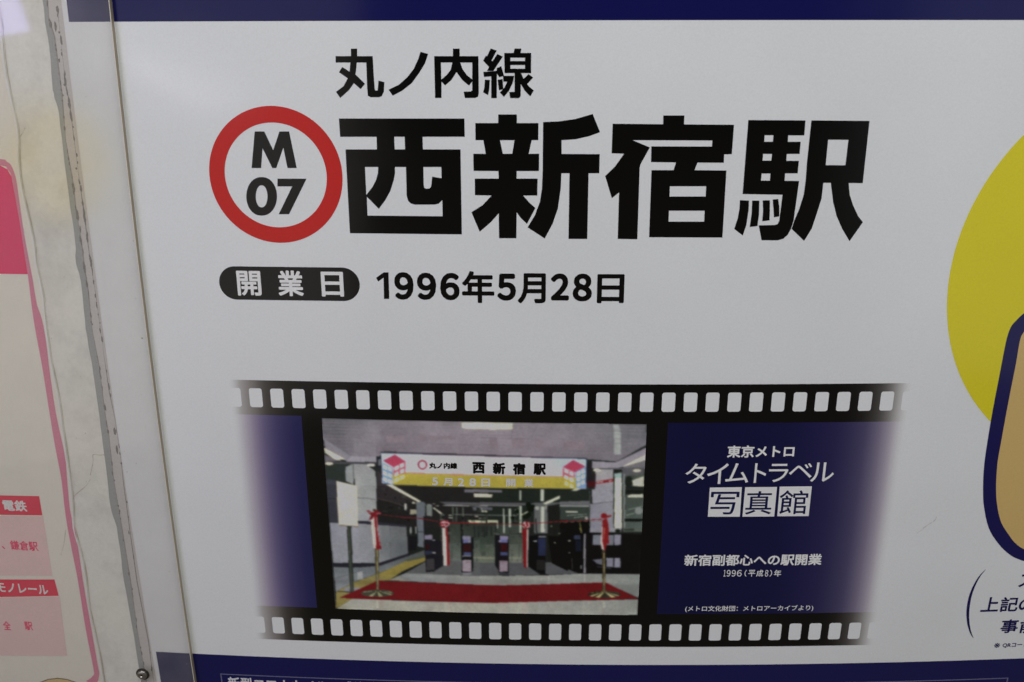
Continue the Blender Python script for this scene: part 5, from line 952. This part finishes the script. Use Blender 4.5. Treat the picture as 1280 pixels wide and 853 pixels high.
([(-44.6,-101.4),(-44.7,-101.7),(-44.9,-101.9),(-45.2,-102.0),(-45.5,-102.1),(-45.9,-102.0),(-46.1,-101.9),(-46.4,-101.7),(-46.4,-101.4),(-46.3,-101.2),(-46.1,-100.9),(-45.9,-100.8),(-45.5,-100.7),(-45.1,-100.8),(-44.9,-100.9),(-44.7,-101.1)],(140,142,150)),
([(-45.8,-125.7),(-39.3,-126.0),(-38.9,-128.7),(-46.0,-128.4)],(50,52,56)),
([(-26.1,-97.3),(-19.3,-96.4),(-14.3,-97.2),(-14.2,-127.0),(-19.0,-126.2),(-26.0,-120.9)],(16,18,20)),
([(-19.1,-97.1),(-14.4,-97.0),(-14.4,-98.2),(-19.1,-98.3)],(120,122,130)),
([(-19.5,-99.0),(-14.5,-98.9),(-14.4,-112.2),(-19.4,-112.2)],(36,42,70)),
([(-20.6,-115.6),(-14.7,-115.5),(-14.6,-123.5),(-20.6,-123.5)],(34,34,34)),
([(-22.6,-100.6),(-20.4,-100.5),(-20.4,-101.6),(-22.6,-101.6)],(170,170,165)),
([(-21.6,-83.6),(-20.8,-96.4),(-20.0,-96.4),(-20.9,-83.6)],(28,28,28)),
([(-19.0,-125.7),(-14.2,-126.6),(-11.3,-127.4),(-18.2,-127.2)],(30,30,30)),
([(-12.8,-97.2),(0.6,-97.1),(1.1,-124.2),(-9.9,-118.1)],(14,15,15)),
([(-39.7,-95.9),(-10.2,-95.3),(-10.2,-94.8),(-39.7,-95.4)],(40,42,42)),
([(-7.5,-102.2),(-7.9,-102.6),(-8.6,-102.6),(-8.9,-102.2),(-8.6,-101.7),(-7.9,-101.7)],(130,132,110)),
([(-4.6,-95.0),(-4.9,-95.4),(-5.6,-95.4),(-6.0,-95.0),(-5.6,-94.5),(-5.0,-94.5)],(130,132,110)),
([(-0.4,-100.1),(-0.7,-100.5),(-1.4,-100.5),(-1.7,-100.1),(-1.4,-99.7),(-0.7,-99.6)],(130,132,110)),
([(-10.0,-89.4),(-10.3,-89.9),(-11.0,-89.9),(-11.3,-89.5),(-11.0,-89.0),(-10.3,-89.0)],(130,132,110)),
([(-0.7,-93.8),(11.7,-93.7),(12.5,-124.9),(3.3,-122.6),(-4.5,-117.8),(-4.8,-95.4)],(14,15,16)),
([(4.3,-96.3),(9.0,-96.2),(9.1,-99.4),(4.4,-99.5)],(46,54,74)),
([(5.7,-100.1),(9.8,-100.0),(10.0,-108.8),(5.8,-108.8)],(22,26,38)),
([(2.6,-100.4),(2.3,-100.8),(1.6,-100.9),(0.9,-100.8),(0.7,-100.4),(0.9,-100.1),(1.6,-100.0),(2.3,-100.1)],(190,190,180)),
([(2.8,-109.7),(2.5,-109.9),(1.8,-110.1),(1.1,-110.0),(0.8,-109.7),(1.1,-109.4),(1.8,-109.3),(2.5,-109.4)],(110,112,110)),
([(11.1,-94.9),(12.3,-94.9),(13.1,-125.7),(11.7,-125.8)],(130,128,134)),
([(9.3,-119.3),(10.5,-119.2),(10.6,-122.5),(9.4,-122.5)],(100,98,98)),
([(3.1,-113.7),(4.2,-113.7),(4.4,-122.5),(3.3,-122.6)],(44,40,38)),
([(8.0,-90.7),(9.6,-94.8),(10.1,-94.5),(8.5,-90.5)],(130,126,66)),
([(-112.4,-84.7),(-101.0,-85.0),(-101.0,-84.4),(-112.3,-84.1)],(112,30,36)),
([(-101.0,-85.0),(-86.7,-87.4),(-86.6,-86.8),(-100.9,-84.4)],(112,30,36)),
([(-79.8,-88.0),(-53.2,-88.4),(-53.2,-87.8),(-79.8,-87.4)],(140,28,32)),
([(-58.6,-88.4),(-29.9,-88.4),(-29.9,-87.9),(-58.6,-87.9)],(140,28,32)),
([(-24.6,-88.0),(0.4,-85.5),(0.3,-85.0),(-24.6,-87.5)],(140,28,32)),
([(-5.0,-86.3),(23.2,-84.2),(23.1,-83.7),(-5.0,-85.8)],(140,28,32)),
([(-5.0,-87.0),(23.2,-84.9),(23.2,-84.7),(-5.0,-86.8)],(120,100,90)),
([(-153.8,-58.2),(-140.2,-61.4),(-141.2,-91.7),(-154.5,-90.8)],(186,182,168)),
([(-154.0,-91.9),(-140.9,-92.4),(-140.9,-91.8),(-154.0,-91.4)],(112,98,66)),
([(-147.9,-91.4),(-146.6,-91.4),(-146.8,-94.6),(-148.1,-94.7)],(200,196,180)),
([(-148.8,-91.8),(-145.8,-91.8),(-146.9,-143.9),(-149.8,-144.0)],(44,50,42)),
([(-147.9,-92.7),(-148.6,-143.2),(-148.2,-143.1),(-147.5,-92.6)],(92,98,90)),
([(-130.7,-108.3),(-127.8,-108.3),(-129.5,-142.2),(-131.2,-142.3)],(72,68,44)),
([(-129.3,-109.2),(-130.6,-142.0),(-129.9,-142.0),(-128.7,-109.2)],(150,138,96)),
([(-119.0,-144.2),(-119.5,-144.9),(-120.7,-145.7),(-122.5,-146.4),(-125.0,-146.9),(-127.8,-147.3),(-130.8,-147.5),(-133.7,-147.5),(-136.5,-147.3),(-138.9,-146.9),(-140.7,-146.3),(-141.8,-145.6),(-142.2,-144.8),(-141.7,-144.1),(-140.5,-143.3),(-138.7,-142.6),(-136.2,-142.1),(-133.4,-141.7),(-130.4,-141.5),(-127.5,-141.5),(-124.7,-141.7),(-122.3,-142.1),(-120.5,-142.7),(-119.4,-143.4)],(52,54,36)),
([(-130.5,-142.6),(-120.3,-145.0),(-121.5,-145.7)],(150,150,102)),
([(-130.5,-142.6),(-126.8,-147.0),(-130.0,-147.3)],(150,150,102)),
([(-130.5,-142.6),(-134.2,-147.3),(-137.1,-147.0)],(150,150,102)),
([(-130.5,-142.6),(-141.0,-144.1),(-139.7,-143.3)],(150,150,102)),
([(-130.5,-142.6),(-120.5,-143.2),(-119.8,-143.9)],(150,150,102)),
([(23.8,-107.5),(26.0,-107.5),(27.1,-139.8),(25.1,-139.8)],(60,54,34)),
([(24.9,-109.5),(26.0,-139.6),(26.6,-139.6),(25.5,-109.5)],(150,132,84)),
([(37.9,-142.5),(37.5,-143.2),(36.4,-143.9),(34.6,-144.5),(32.3,-145.0),(29.5,-145.3),(26.5,-145.4),(23.5,-145.3),(20.8,-145.0),(18.4,-144.6),(16.5,-144.0),(15.3,-143.4),(14.9,-142.6),(15.3,-141.9),(16.4,-141.2),(18.2,-140.6),(20.6,-140.1),(23.4,-139.8),(26.3,-139.7),(29.3,-139.8),(32.1,-140.1),(34.5,-140.5),(36.3,-141.1),(37.5,-141.8)],(40,38,24)),
([(26.4,-140.5),(36.6,-143.4),(35.8,-143.9)],(186,176,108)),
([(26.4,-140.5),(34.3,-144.5),(31.3,-145.1)],(186,176,108)),
([(26.4,-140.5),(23.1,-145.3),(20.2,-144.9)],(186,176,108)),
([(26.4,-140.5),(17.9,-144.4),(16.4,-143.7)],(186,176,108)),
([(26.4,-140.5),(16.4,-141.8),(17.4,-141.4)],(186,176,108)),
([(28.3,-140.3),(28.2,-140.6),(27.8,-140.9),(27.1,-141.1),(26.4,-141.1),(25.6,-141.1),(25.0,-140.9),(24.5,-140.6),(24.4,-140.3),(24.5,-140.0),(24.9,-139.7),(25.6,-139.5),(26.3,-139.5),(27.1,-139.5),(27.7,-139.7),(28.2,-140.0)],(90,84,52)),
([(-131.6,-82.4),(-129.7,-81.5),(-129.5,-96.3),(-129.5,-109.0),(-131.4,-108.4),(-132.2,-90.6)],(186,176,166)),
([(-129.9,-81.3),(-127.4,-82.1),(-127.8,-94.8),(-126.0,-109.0),(-129.7,-109.8),(-129.5,-96.3)],(126,26,32)),
([(-128.3,-84.8),(-128.3,-94.1),(-128.0,-94.1),(-128.0,-84.8)],(180,160,156)),
([(-128.3,-94.2),(-127.1,-106.5),(-126.8,-106.4),(-128.0,-94.1)],(180,160,156)),
([(-135.0,-80.0),(-133.3,-79.4),(-130.8,-81.2),(-128.1,-79.2),(-124.7,-81.1),(-124.8,-82.3),(-128.3,-82.8),(-132.0,-86.7),(-133.6,-87.0),(-131.8,-83.3)],(112,26,32)),
([(-128.1,-79.3),(-128.3,-79.6),(-128.6,-79.9),(-129.0,-80.1),(-129.5,-80.2),(-129.9,-80.1),(-130.3,-80.0),(-130.6,-79.7),(-130.7,-79.4),(-130.6,-79.0),(-130.3,-78.8),(-129.9,-78.5),(-129.4,-78.5),(-128.9,-78.5),(-128.5,-78.7),(-128.2,-79.0)],(60,44,30)),
([(-134.6,-80.5),(-131.5,-81.7),(-131.4,-81.3),(-134.5,-80.2)],(180,150,150)),
([(-128.3,-82.2),(-125.1,-81.7),(-125.1,-81.4),(-128.3,-81.8)],(180,150,150)),
([(-84.3,-91.8),(-81.8,-91.8),(-81.4,-121.0),(-83.9,-121.1)],(188,182,172)),
([(-81.8,-91.8),(-80.4,-91.7),(-79.5,-120.2),(-81.4,-121.4)],(126,26,30)),
([(-78.9,-88.5),(-79.4,-90.0),(-80.8,-91.1),(-82.5,-91.5),(-84.2,-91.2),(-85.5,-90.1),(-85.9,-88.7),(-85.4,-87.2),(-84.1,-86.1),(-82.4,-85.7),(-80.6,-86.0),(-79.4,-87.1)],(128,30,36)),
([(-84.9,-88.4),(-82.0,-87.0),(-82.2,-86.4),(-85.1,-87.9)],(200,190,190)),
([(-84.4,-90.3),(-81.3,-89.6),(-81.4,-89.0),(-84.5,-89.7)],(200,190,190)),
([(-82.2,-91.6),(-79.6,-89.8),(-79.8,-89.3),(-82.5,-91.1)],(200,190,190)),
([(-80.8,-87.4),(-79.5,-89.1),(-79.0,-88.7),(-80.4,-87.0)],(200,190,190)),
([(-83.2,-88.4),(-80.5,-87.8),(-80.6,-87.2),(-83.3,-87.8)],(200,190,190)),
([(-30.2,-91.8),(-27.3,-91.8),(-27.3,-122.4),(-29.2,-121.0)],(122,20,26)),
([(-27.3,-92.0),(-26.1,-92.0),(-26.4,-121.1),(-27.3,-121.5)],(178,168,160)),
([(-24.6,-88.7),(-25.0,-90.2),(-26.0,-91.3),(-27.5,-91.7),(-28.9,-91.3),(-29.9,-90.3),(-30.3,-88.8),(-29.9,-87.4),(-28.9,-86.3),(-27.5,-85.9),(-26.1,-86.2),(-25.0,-87.3)],(130,34,38)),
([(-30.2,-89.9),(-28.9,-91.2),(-28.5,-90.7),(-29.8,-89.4)],(200,190,188)),
([(-28.7,-87.2),(-28.1,-90.1),(-27.5,-90.0),(-28.1,-87.0)],(200,190,188)),
([(-26.4,-87.0),(-25.6,-90.5),(-25.1,-90.4),(-25.8,-86.8)],(200,190,188)),
([(-29.3,-88.0),(-28.1,-86.5),(-28.6,-86.0),(-29.7,-87.6)],(200,190,188)),
([(-27.1,-91.2),(-25.2,-89.9),(-25.5,-89.3),(-27.4,-90.6)],(200,190,188)),
([(-25.4,-87.5),(-22.5,-87.3),(-22.5,-86.8),(-25.4,-87.0)],(150,60,60)),
([(23.5,-84.5),(26.1,-82.8),(27.4,-87.8),(28.2,-102.7),(23.9,-102.7),(23.4,-89.6)],(130,26,28)),
([(23.5,-90.5),(27.7,-90.5),(27.6,-99.9),(25.9,-107.9),(24.1,-107.5),(23.2,-98.4)],(130,26,28)),
([(22.7,-95.2),(23.5,-99.2),(25.2,-107.9),(23.5,-106.7),(22.6,-101.5)],(190,182,176)),
([(24.6,-90.5),(24.3,-99.1),(24.9,-99.2),(25.2,-90.5)],(176,90,70)),
([(26.3,-81.4),(26.0,-82.5),(25.3,-83.2),(24.3,-83.5),(23.2,-83.2),(22.4,-82.5),(22.1,-81.4),(22.3,-80.4),(23.1,-79.6),(24.1,-79.3),(25.2,-79.6),(26.0,-80.3)],(126,22,26)),
([(25.7,-81.5),(29.3,-80.6),(29.1,-81.9),(26.1,-82.9)],(134,28,30)),
([(21.9,-87.0),(23.7,-87.7),(23.8,-87.4),(22.0,-86.7)],(170,150,140)),
([(23.1,-89.6),(23.2,-102.7),(23.8,-102.7),(23.7,-89.6)],(180,166,160))]
PHT = [('丸ノ内線',-91.54,-47.85,-72.89,-43.37,0.26,'black_ink'),('西',-63.12,-50.99,-54.82,-42.65,0.5,'black_ink'),('新',-49.72,-51.32,-41.37,-42.77,0.48,'black_ink'),('宿',-36.57,-51.47,-28.26,-43.01,0.48,'black_ink'),('駅',-23.07,-51.54,-14.71,-43.17,0.48,'black_ink'),('5',-89.86,-60.0,-85.91,-54.22,0.22,'pale_ink'),('月',-82.58,-60.14,-76.33,-54.4,0.22,'pale_ink'),('2',-72.84,-60.43,-68.58,-54.45,0.22,'pale_ink'),('8',-65.3,-60.31,-60.84,-54.34,0.22,'pale_ink'),('日',-57.4,-60.48,-51.46,-54.52,0.22,'pale_ink'),('開',-40.93,-60.27,-34.77,-54.51,0.16,'pale_ink'),('業',-28.97,-60.35,-22.96,-54.38,0.16,'pale_ink')]

# ================================================================ the setting
wall = shape([rect(-620, -420, 620, 420)], 'wall', 'board_paint', None, -0.9, 20.0, 0.4)
wall['kind'] = 'structure'

# ================================================================ the old poster on the left
old = thing('pink_poster', 'pale old poster with pink header and mauve border, wavy edged, at far left', 'poster', -420, -250)
ed = smooth_line(EDGE, 3)
shape([[(-600, 330)] + [(x + .6, y) for x, y in ed] + [(-600, -330)]], 'paper_sheet', 'pink_paper', old, -0.3, 10, 0.25)
shape([smooth_line(FR_OUT, 3) , smooth_line(FR_IN, 3)], 'printed_border', 'mauve_ink', old, .03)
shape([HEADER], 'header_block', 'header_ink', old, .03)
tags = []
for a, b in zip(TAGS, PALES):
    shape([b], 'pale_block', 'pale_pink_ink', old, .05)
    tags.append(shape([a], 'heading_bar', 'tag_ink', old, .05))
shape([HEAD], 'round_drawing', 'head_ink', old, .06)
shape([offset_line(HEAD, .8)], 'round_drawing', 'head_line', old, .09)
shape([offset_line([(x - .1, y) for x, y in ed], .8, .4)], 'cut_edge_highlight', 'paper_edge_highlight', old, .12)  # pale strip along the curled paper edge, its highlight painted in
shape([offset_line([(x + 1.5, y) for x, y in ed], .4, .8)], 'painted_edge_shadow', 'crack', old, -.02)  # faint shadow beside the paper edge, drawn as a tan line
for s, x0, y0, x1, y1, r, mat, lvl, part in TEXT:
    if part == 'pinktag': lettering(s, x0, y0, x1, y1, r, 'lettering', mat, tags[0] if s != 'モノレール' else tags[1], .1)
    if part == 'pinktext': lettering(s, x0, y0, x1, y1, r, 'lettering', mat, old, .1)

# hairline cracks in the board's paint
for i, c in enumerate((CRACKS[0], CRACKS[1], CRACKS[3])):
    shape([offset_line(smooth_line(c), .35, .6)], 'crack', 'crack', None, -0.45)['kind'] = 'structure'
shape([offset_line(smooth_line(CRACKS[2]), .3, .6)], 'crack', 'crack', old, .02)

# ================================================================ the strip of old tape beside the poster
tape = thing('tape_strip', 'grey strip of old dirty tape with ragged edge between the two posters', 'tape', -310, -250)
sl = smooth_line(STRIP_L, 3); l1 = LINE1; l2 = LINE2
XR = -299.9
rag = [(x + random.uniform(-.25, .25), y) for x, y in sl]
shape([rag + [(x + .2, y) for x, y in reversed([(l1[0][0], 260)] + l1 + [(l1[-1][0], -260)])]], 'grey_tape', 'strip_grey', tape, -0.42)
shape([[(l1[0][0], 260)] + l1 + [(l1[-1][0], -260), (XR + .2, -260), (XR + .2, 260)]], 'pale_tape', 'strip_pale', tape, -0.40)
shape([offset_line(l1, .55, .8)], 'dirty_seam', 'seam', tape, -0.36)
shape([offset_line(l2, .5, .8)], 'dirty_seam', 'seam', tape, -0.36)
bm = bmesh.new()
for i in range(170):
    line = l1 if i % 2 else l2
    if i < len(SPECKS): x, y = SPECKS[i]
    else:
        k = random.randrange(len(line)-1); t = random.random()
        x = line[k][0]*(1-t) + line[k+1][0]*t + random.gauss(0, .35); y = line[k][1]*(1-t) + line[k+1][1]*t
    rx, ry = random.uniform(.3, .65), random.uniform(.5, 2.6)
    if i < len(SPECKS): rx, ry = .85, random.uniform(1.6, 3.6)
    vs = [bm.verts.new((x + rx*math.cos(a)*random.uniform(.7, 1.2), y + ry*math.sin(a)*random.uniform(.7, 1.2), .002*(i % 9))) for a in [j*math.pi/3.5 for j in range(7)]]
    bm.faces.new(vs)
finish(bm, 'dirt_specks', 'dirt', tape, -0.33, 1e6)['kind'] = 'stuff'

# ================================================================ the station poster
PX0, PX1, PY0, PY1 = -299.4, 470.0, -330.0, 330.0
poster = thing('station_poster', 'white station poster with navy bands, black lettering, red ring emblem and printed film strip', 'poster', 85, -330)
shape([rect(PX0, PY0, PX1, PY1)], 'paper_sheet', 'poster_paper', poster, -0.3, 10, 0.25)
BX = -296.3
shape([rect(BX, 230.3, 466, 326)], 'top_band', 'navy_band', poster, .02)
band = shape([rect(BX, -326, 466, -201.5)], 'bottom_band', 'navy_band', poster, .02)
# headline
for nm in (NISHI, SHIN, JUKU, EKI): shape(nm, 'station_name_character', 'black_ink', poster, .05)
for nm in (MARU, [NO[0]], NAI): shape(nm, 'line_name_character', 'black_ink', poster, .05)
bm = bmesh.new()
for i, l in enumerate(SEN_PARTS):
    b2 = tri_bm([l[0]]) if isinstance(l[0], list) else tri_bm([l])
    t = bpy.data.meshes.new('t'); 
    for v in b2.verts: v.co.z = i*.004
    b2.to_mesh(t); b2.free(); bm.from_mesh(t); bpy.data.meshes.remove(t)
finish(bm, 'line_name_character', 'black_ink', poster, .05)
shape(ONE, 'date_character', 'black_ink', poster, .05)
# emblem
cx, cy, ro, ri = RING
ringo = shape([ellipse(cx, cy, ro, ro, 96), ellipse(cx, cy, ri, ri, 96)], 'ring_emblem', 'red_ink', poster, .05)
shape(M, 'emblem_letter', 'emblem_ink', ringo, .05)
shape([ZERO[0], ZERO[1]], 'emblem_digit', 'emblem_ink', ringo, .05)
shape(SEVEN, 'emblem_digit', 'emblem_ink', ringo, .05)
# date badge
bh = (PILL[3]-PILL[1])/2
badge = shape([rrect(*PILL, bh-.01, 12)], 'date_badge', 'emblem_ink', poster, .05)
# film strip
film = shape([rect(-222, -185.98, 219, 12.09)], 'film_strip', 'film_ink', poster, .05, 10)
pL = shape([rect(-221, -157.8, -174.0, -11.9)], 'blue_panel', 'panel_blue_fade', poster, .08)
pR = shape([rect(63.4, -158.4, 218, -14.2)], 'caption_panel', 'panel_blue_fade', poster, .08)
# sprocket holes: one mesh per row, shared
def hole_mesh(w, h):
    b = tri_bm([rrect(-w/2, -h/2, w/2, h/2, 1.5, 4)])
    for v in b.verts: v.co = (v.co.x/1000, 0, v.co.y/1000)
    me = bpy.data.meshes.new('sprocket_hole'); b.to_mesh(me); b.free(); me.materials.append(MATS['poster_paper'])
    if me.polygons[0].normal.y > 0: me.flip_normals()
    return me
fo = origin(film)
for yy, hh in ((0.0, 13.1), (-173.75, 13.7)):
    me = hole_mesh(8.5, hh)
    for k in range(0, 32):
        x = (k - 15.5)*14
        o = bpy.data.objects.new('sprocket_hole', me); COL.objects.link(o); o.parent = film
        nrm = Vector((2*DC*(x-DX), -1, 2*DC*(yy-DY))).normalized()
        o.location = W(x, yy, .09) - fo
        o.rotation_mode = 'QUATERNION'; o.rotation_quaternion = Vector((0, -1, 0)).rotation_difference(nrm)
# caption boxes and lettering
boxes = [shape([b], 'title_box', 'white_ink', pR, .13) for b in BOXES]
for s, x0, y0, x1, y1, r, mat, lvl, part in TEXT:
    if part == 'pill': lettering(s, x0, y0, x1, y1, r, 'badge_character', 'white_ink', badge, .09)
    elif part == 'date': lettering(s, x0, y0, x1, y1, r, 'date_character', 'black_ink', poster, .05)
    elif part == 'caption':
        lettering(s, x0, y0, x1, y1, r, 'lettering', mat, pR, .17 if mat == 'panel_ink' else .13)
    elif part == 'notice': lettering(s, x0, y0, x1, y1, r, 'notice_lettering', 'navy_ink', poster, .05)
    elif part == 'footer': lettering(s, x0, y0, x1, y1, r, 'lettering', 'pale_ink', band, .06)
# outlined box in the bottom band
bx0, by, bx1 = BOXTL[0], (BOXTL[1] + BOXTR[1])/2 - .3, BOXTR[0]
w = .75
shape([rect(bx0, -318, bx1, by), rect(bx0+w, -318+w, bx1-w, by-w)], 'box_outline', 'line_ink', band, .05)
shape([rect(-101, -316, -101+w, by-w*1.5)], 'divider_line', 'line_ink', band, .05)
# right-hand artwork
shape([ellipse(SUN[0], SUN[1], SUN[2], SUN[2], 160)], 'yellow_disc', 'yellow_ink', poster, .05)
bl = shape([smooth_line(BLOB_OUT, 4)], 'rounded_drawing', 'navy_ink', poster, .08)
shape([smooth_line(BLOB_IN, 4)], 'tan_field', 'tan_ink', bl, .11)
pc = smooth_line(PAREN, 4); pn = len(pc)
pw = [2.1*math.sin(math.pi*(i + .8)/(pn + .6))**.8 for i in range(pn)]
shape([[(x - w_/2, y) for (x, y), w_ in zip(pc, pw)] + [(x + w_/2, y) for (x, y), w_ in reversed(list(zip(pc, pw)))]], 'bracket_mark', 'navy_ink', poster, .05)
# printed photograph of the station gates
import numpy as np
def blur(a, sig):
    k = int(3*sig + 1); w = np.exp(-.5*(np.arange(-k, k+1)/sig)**2); w /= w.sum()
    for ax in (0, 1):
        b = np.pad(a, [(k, k) if q == ax else (0, 0) for q in (0, 1)] + [(0, 0)]*(a.ndim - 2), mode='edge')
        a = sum(w[t]*np.take(b, range(t, t + a.shape[ax]), axis=ax) for t in range(2*k + 1))
    return a
def print_picture(nx=560, ny=392):
    """develops the printed picture: soft tones over the drawn shapes, one ink value per mesh vertex"""
    (ax, ay), (bx, by), (cx_, cy_), (dx, dy) = PHOTO
    S, T = np.meshgrid(np.linspace(0, 1, nx), np.linspace(0, 1, ny))
    X = (ax*(1-S) + bx*S)*(1-T) + (dx*(1-S) + cx_*S)*T
    Y = (ay*(1-S) + by*S)*(1-T) + (dy*(1-S) + cy_*S)*T
    img = np.zeros((ny, nx, 3)) + 30.0
    W0, H0 = bx - ax, ay - dy
    for pts, c in PH:
        xs = [q_[0] for q_ in pts]; ys = [q_[1] for q_ in pts]
        i0 = max(0, int((min(xs) - ax)/W0*(nx-1)) - 3); i1 = min(nx, int((max(xs) - ax)/W0*(nx-1)) + 5)
        j0 = max(0, int((ay - 2 - max(ys))/H0*(ny-1)) - 6); j1 = min(ny, int((ay + 2 - min(ys))/H0*(ny-1)) + 8)
        if i1 <= i0 or j1 <= j0: continue
        x = X[j0:j1, i0:i1]; y = Y[j0:j1, i0:i1]
        ins = np.zeros(x.shape, bool); n = len(pts)
        for k in range(n):
            (x1, y1), (x2, y2) = pts[k], pts[(k+1) % n]
            if y1 == y2: continue
            ins ^= ((y1 > y) != (y2 > y)) & (x < (x2 - x1)*(y - y1)/(y2 - y1) + x1)
        if isinstance(c, list):
            wsum = 0; acc = 0
            for (px_, py_), cc in zip(pts, c):
                wt = 1/(((x - px_)**2 + (y - py_)**2) + .3); wsum = wsum + wt; acc = acc + wt[..., None]*np.array(cc, float)
            col = acc/wsum[..., None]
        else: col = np.array(c, float)*np.ones(x.shape + (1,))
        sub = img[j0:j1, i0:i1]; sub[ins] = col[ins]
    rng = np.random.default_rng(3)
    # polished floor: a faint upside-down picture of what stands on it
    fl = int(ny*.80); up = img[fl - (ny - fl):fl][::-1]
    m = np.linspace(.20, .05, ny - fl)[:, None, None]
    red = (img[fl:, :, 0] > 2.2*img[fl:, :, 1])[..., None]
    img[fl:] = np.where(red, img[fl:], img[fl:]*(1-m) + blur(up, 2.5)*m + 26*m)
    n1 = blur(rng.normal(0, 1, (ny, nx, 1)), 7)*8; n2 = blur(rng.normal(0, 1, (ny, nx, 1)), 1.6)*1.5; n3 = blur(rng.normal(0, 1, (ny, nx, 3)), .8)*1.2
    bright = np.clip(img - 165, 0, 60); glow = blur(bright, 6)*.55 + blur(bright, 2)*.3
    img = blur(img, 1.35)*(1 + .05*(n1 + n2)) + glow*.7 + n3*1.6 + 1
    grey = img.mean(2, keepdims=True); img = grey + (img - grey)*.84
    img[:int(ny*.33)] = img[:int(ny*.33)]*.97 + 8
    img = np.clip(img*1.04, 5, 235)
    v = img/255; l_ = np.where(v <= .04045, v/12.92, ((v + .055)/1.055)**2.4)
    return X, Y, np.clip((l_ - .006)/E_REF, .002, .9)
PX_, PY_, PA = print_picture()
ny, nx = PX_.shape
org = origin(poster)
co = np.empty((ny*nx, 3)); xx = PX_.ravel(); yy_ = PY_.ravel()
co[:, 0] = xx/1000 - org.x; co[:, 2] = yy_/1000 + BASE - org.z
co[:, 1] = -(-DC*((xx - DX)**2 + (yy_ - DY)**2) + .10)/1000 - org.y
idx = np.arange(ny*nx).reshape(ny, nx)
fc = np.stack([idx[:-1, :-1], idx[1:, :-1], idx[1:, 1:], idx[:-1, 1:]], -1).reshape(-1, 4)
me = bpy.data.meshes.new('printed_photograph')
me.vertices.add(ny*nx); me.vertices.foreach_set('co', co.ravel())
me.loops.add(fc.size); me.loops.foreach_set('vertex_index', fc.ravel())
me.polygons.add(len(fc)); me.polygons.foreach_set('loop_start', np.arange(0, fc.size, 4))
me.update(calc_edges=True)
at = me.color_attributes.new('print_color', 'FLOAT_COLOR', 'POINT')
at.data.foreach_set('color', np.concatenate([PA.reshape(-1, 3), np.ones((ny*nx, 1))], 1).ravel())
if me.polygons[0].normal.y > 0: me.flip_normals()
for p_ in me.polygons: p_.use_smooth = True
photo = link('printed_photograph', me, 'photo_print', poster)
for s, x0, y0, x1, y1, r, mat in PHT:
    lettering(s, x0, y0, x1, y1, r, 'banner_lettering', mat, photo, .13)

# ================================================================ the clear cover over the old poster
cover = thing('acrylic_cover', 'hazy clear sheet covering the old poster and the left margin of the station poster', 'cover sheet', -440, -330)
XE = -268.9
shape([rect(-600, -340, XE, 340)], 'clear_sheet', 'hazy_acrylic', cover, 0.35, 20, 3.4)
b = tri_bm([rect(XE + .01, -340, XE + .13, 340)])
finish(b, 'sheet_edge', 'sheet_edge', cover, 0.3, 10, 3.5)
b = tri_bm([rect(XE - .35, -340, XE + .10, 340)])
finish(b, 'sheet_edge', 'sheet_edge_highlight', cover, 3.81, 10, .05)  # paler strip on the front rim paints a highlight along the edge

bm = bmesh.new()
dust = [(U_[0], U_[1], r_) for U_, r_ in zip(DOTS, (.55, .3, .35, .3, .4, .3))]
for i in range(46): dust.append((random.uniform(-345, XE - 2), random.uniform(-235, 240), random.uniform(.12, .3)))
for x, y, r_ in dust:
    bm.faces.new([bm.verts.new((x + r_*math.cos(a)*random.uniform(.6, 1.3), y + r_*math.sin(a)*random.uniform(.7, 1.4), 0)) for a in [j*math.pi/3 for j in range(6)]])
finish(bm, 'dust_specks', 'dust', cover, 3.79, 1e6)['kind'] = 'stuff'
for c in SCUFFS: shape([offset_line(smooth_line(c), .5, .7)], 'scuff_mark', 'scuff', poster, .03)

# ================================================================ the screw that holds it
SX, SY = -306.9, -219.0
scr = thing('screw', 'small round steel screw in the grey strip near the bottom of the wall', 'screw', SX, SY)
def lathe(name, prof, mat, parent, n=40):
    bm = bmesh.new(); rings = []
    nrm = Vector((2*DC*(SX-DX), -1, 2*DC*(SY-DY))).normalized()
    qd = Vector((0, 0, 1)).rotation_difference(nrm)
    for r, z in prof:
        rings.append([bm.verts.new(qd @ Vector((r*math.cos(2*math.pi*i/n)/1000, r*math.sin(2*math.pi*i/n)/1000, z/1000))) for i in range(n)])
    for a, b in zip(rings, rings[1:]):
        for i in range(n): bm.faces.new((a[i], a[(i+1) % n], b[(i+1) % n], b[i]))
    bm.faces.new(rings[-1]); bmesh.ops.recalc_face_normals(bm, faces=bm.faces)
    me = bpy.data.meshes.new(name); bm.to_mesh(me); bm.free()
    for p in me.polygons: p.use_smooth = True
    return link(name, me, mat, parent)
lathe('dark_ring', [(5.0, 3.6), (5.0, 4.0), (4.7, 4.2), (3.0, 4.2)], 'dark_matte', scr)  # dark matte ring round the screw head
lathe('head', [(3.7, 4.0), (3.75, 4.8), (3.6, 5.3), (3.1, 5.7), (2.3, 5.95), (1.3, 6.05), (1.2, 6.0), (1.15, 5.0)], 'steel', scr)
lathe('socket', [(1.13, 5.05), (1.13, 5.2), (.6, 5.2)], 'hole_black', scr, 12)

for o in list(bpy.data.objects):
    if '_o' in o: del o['_o']
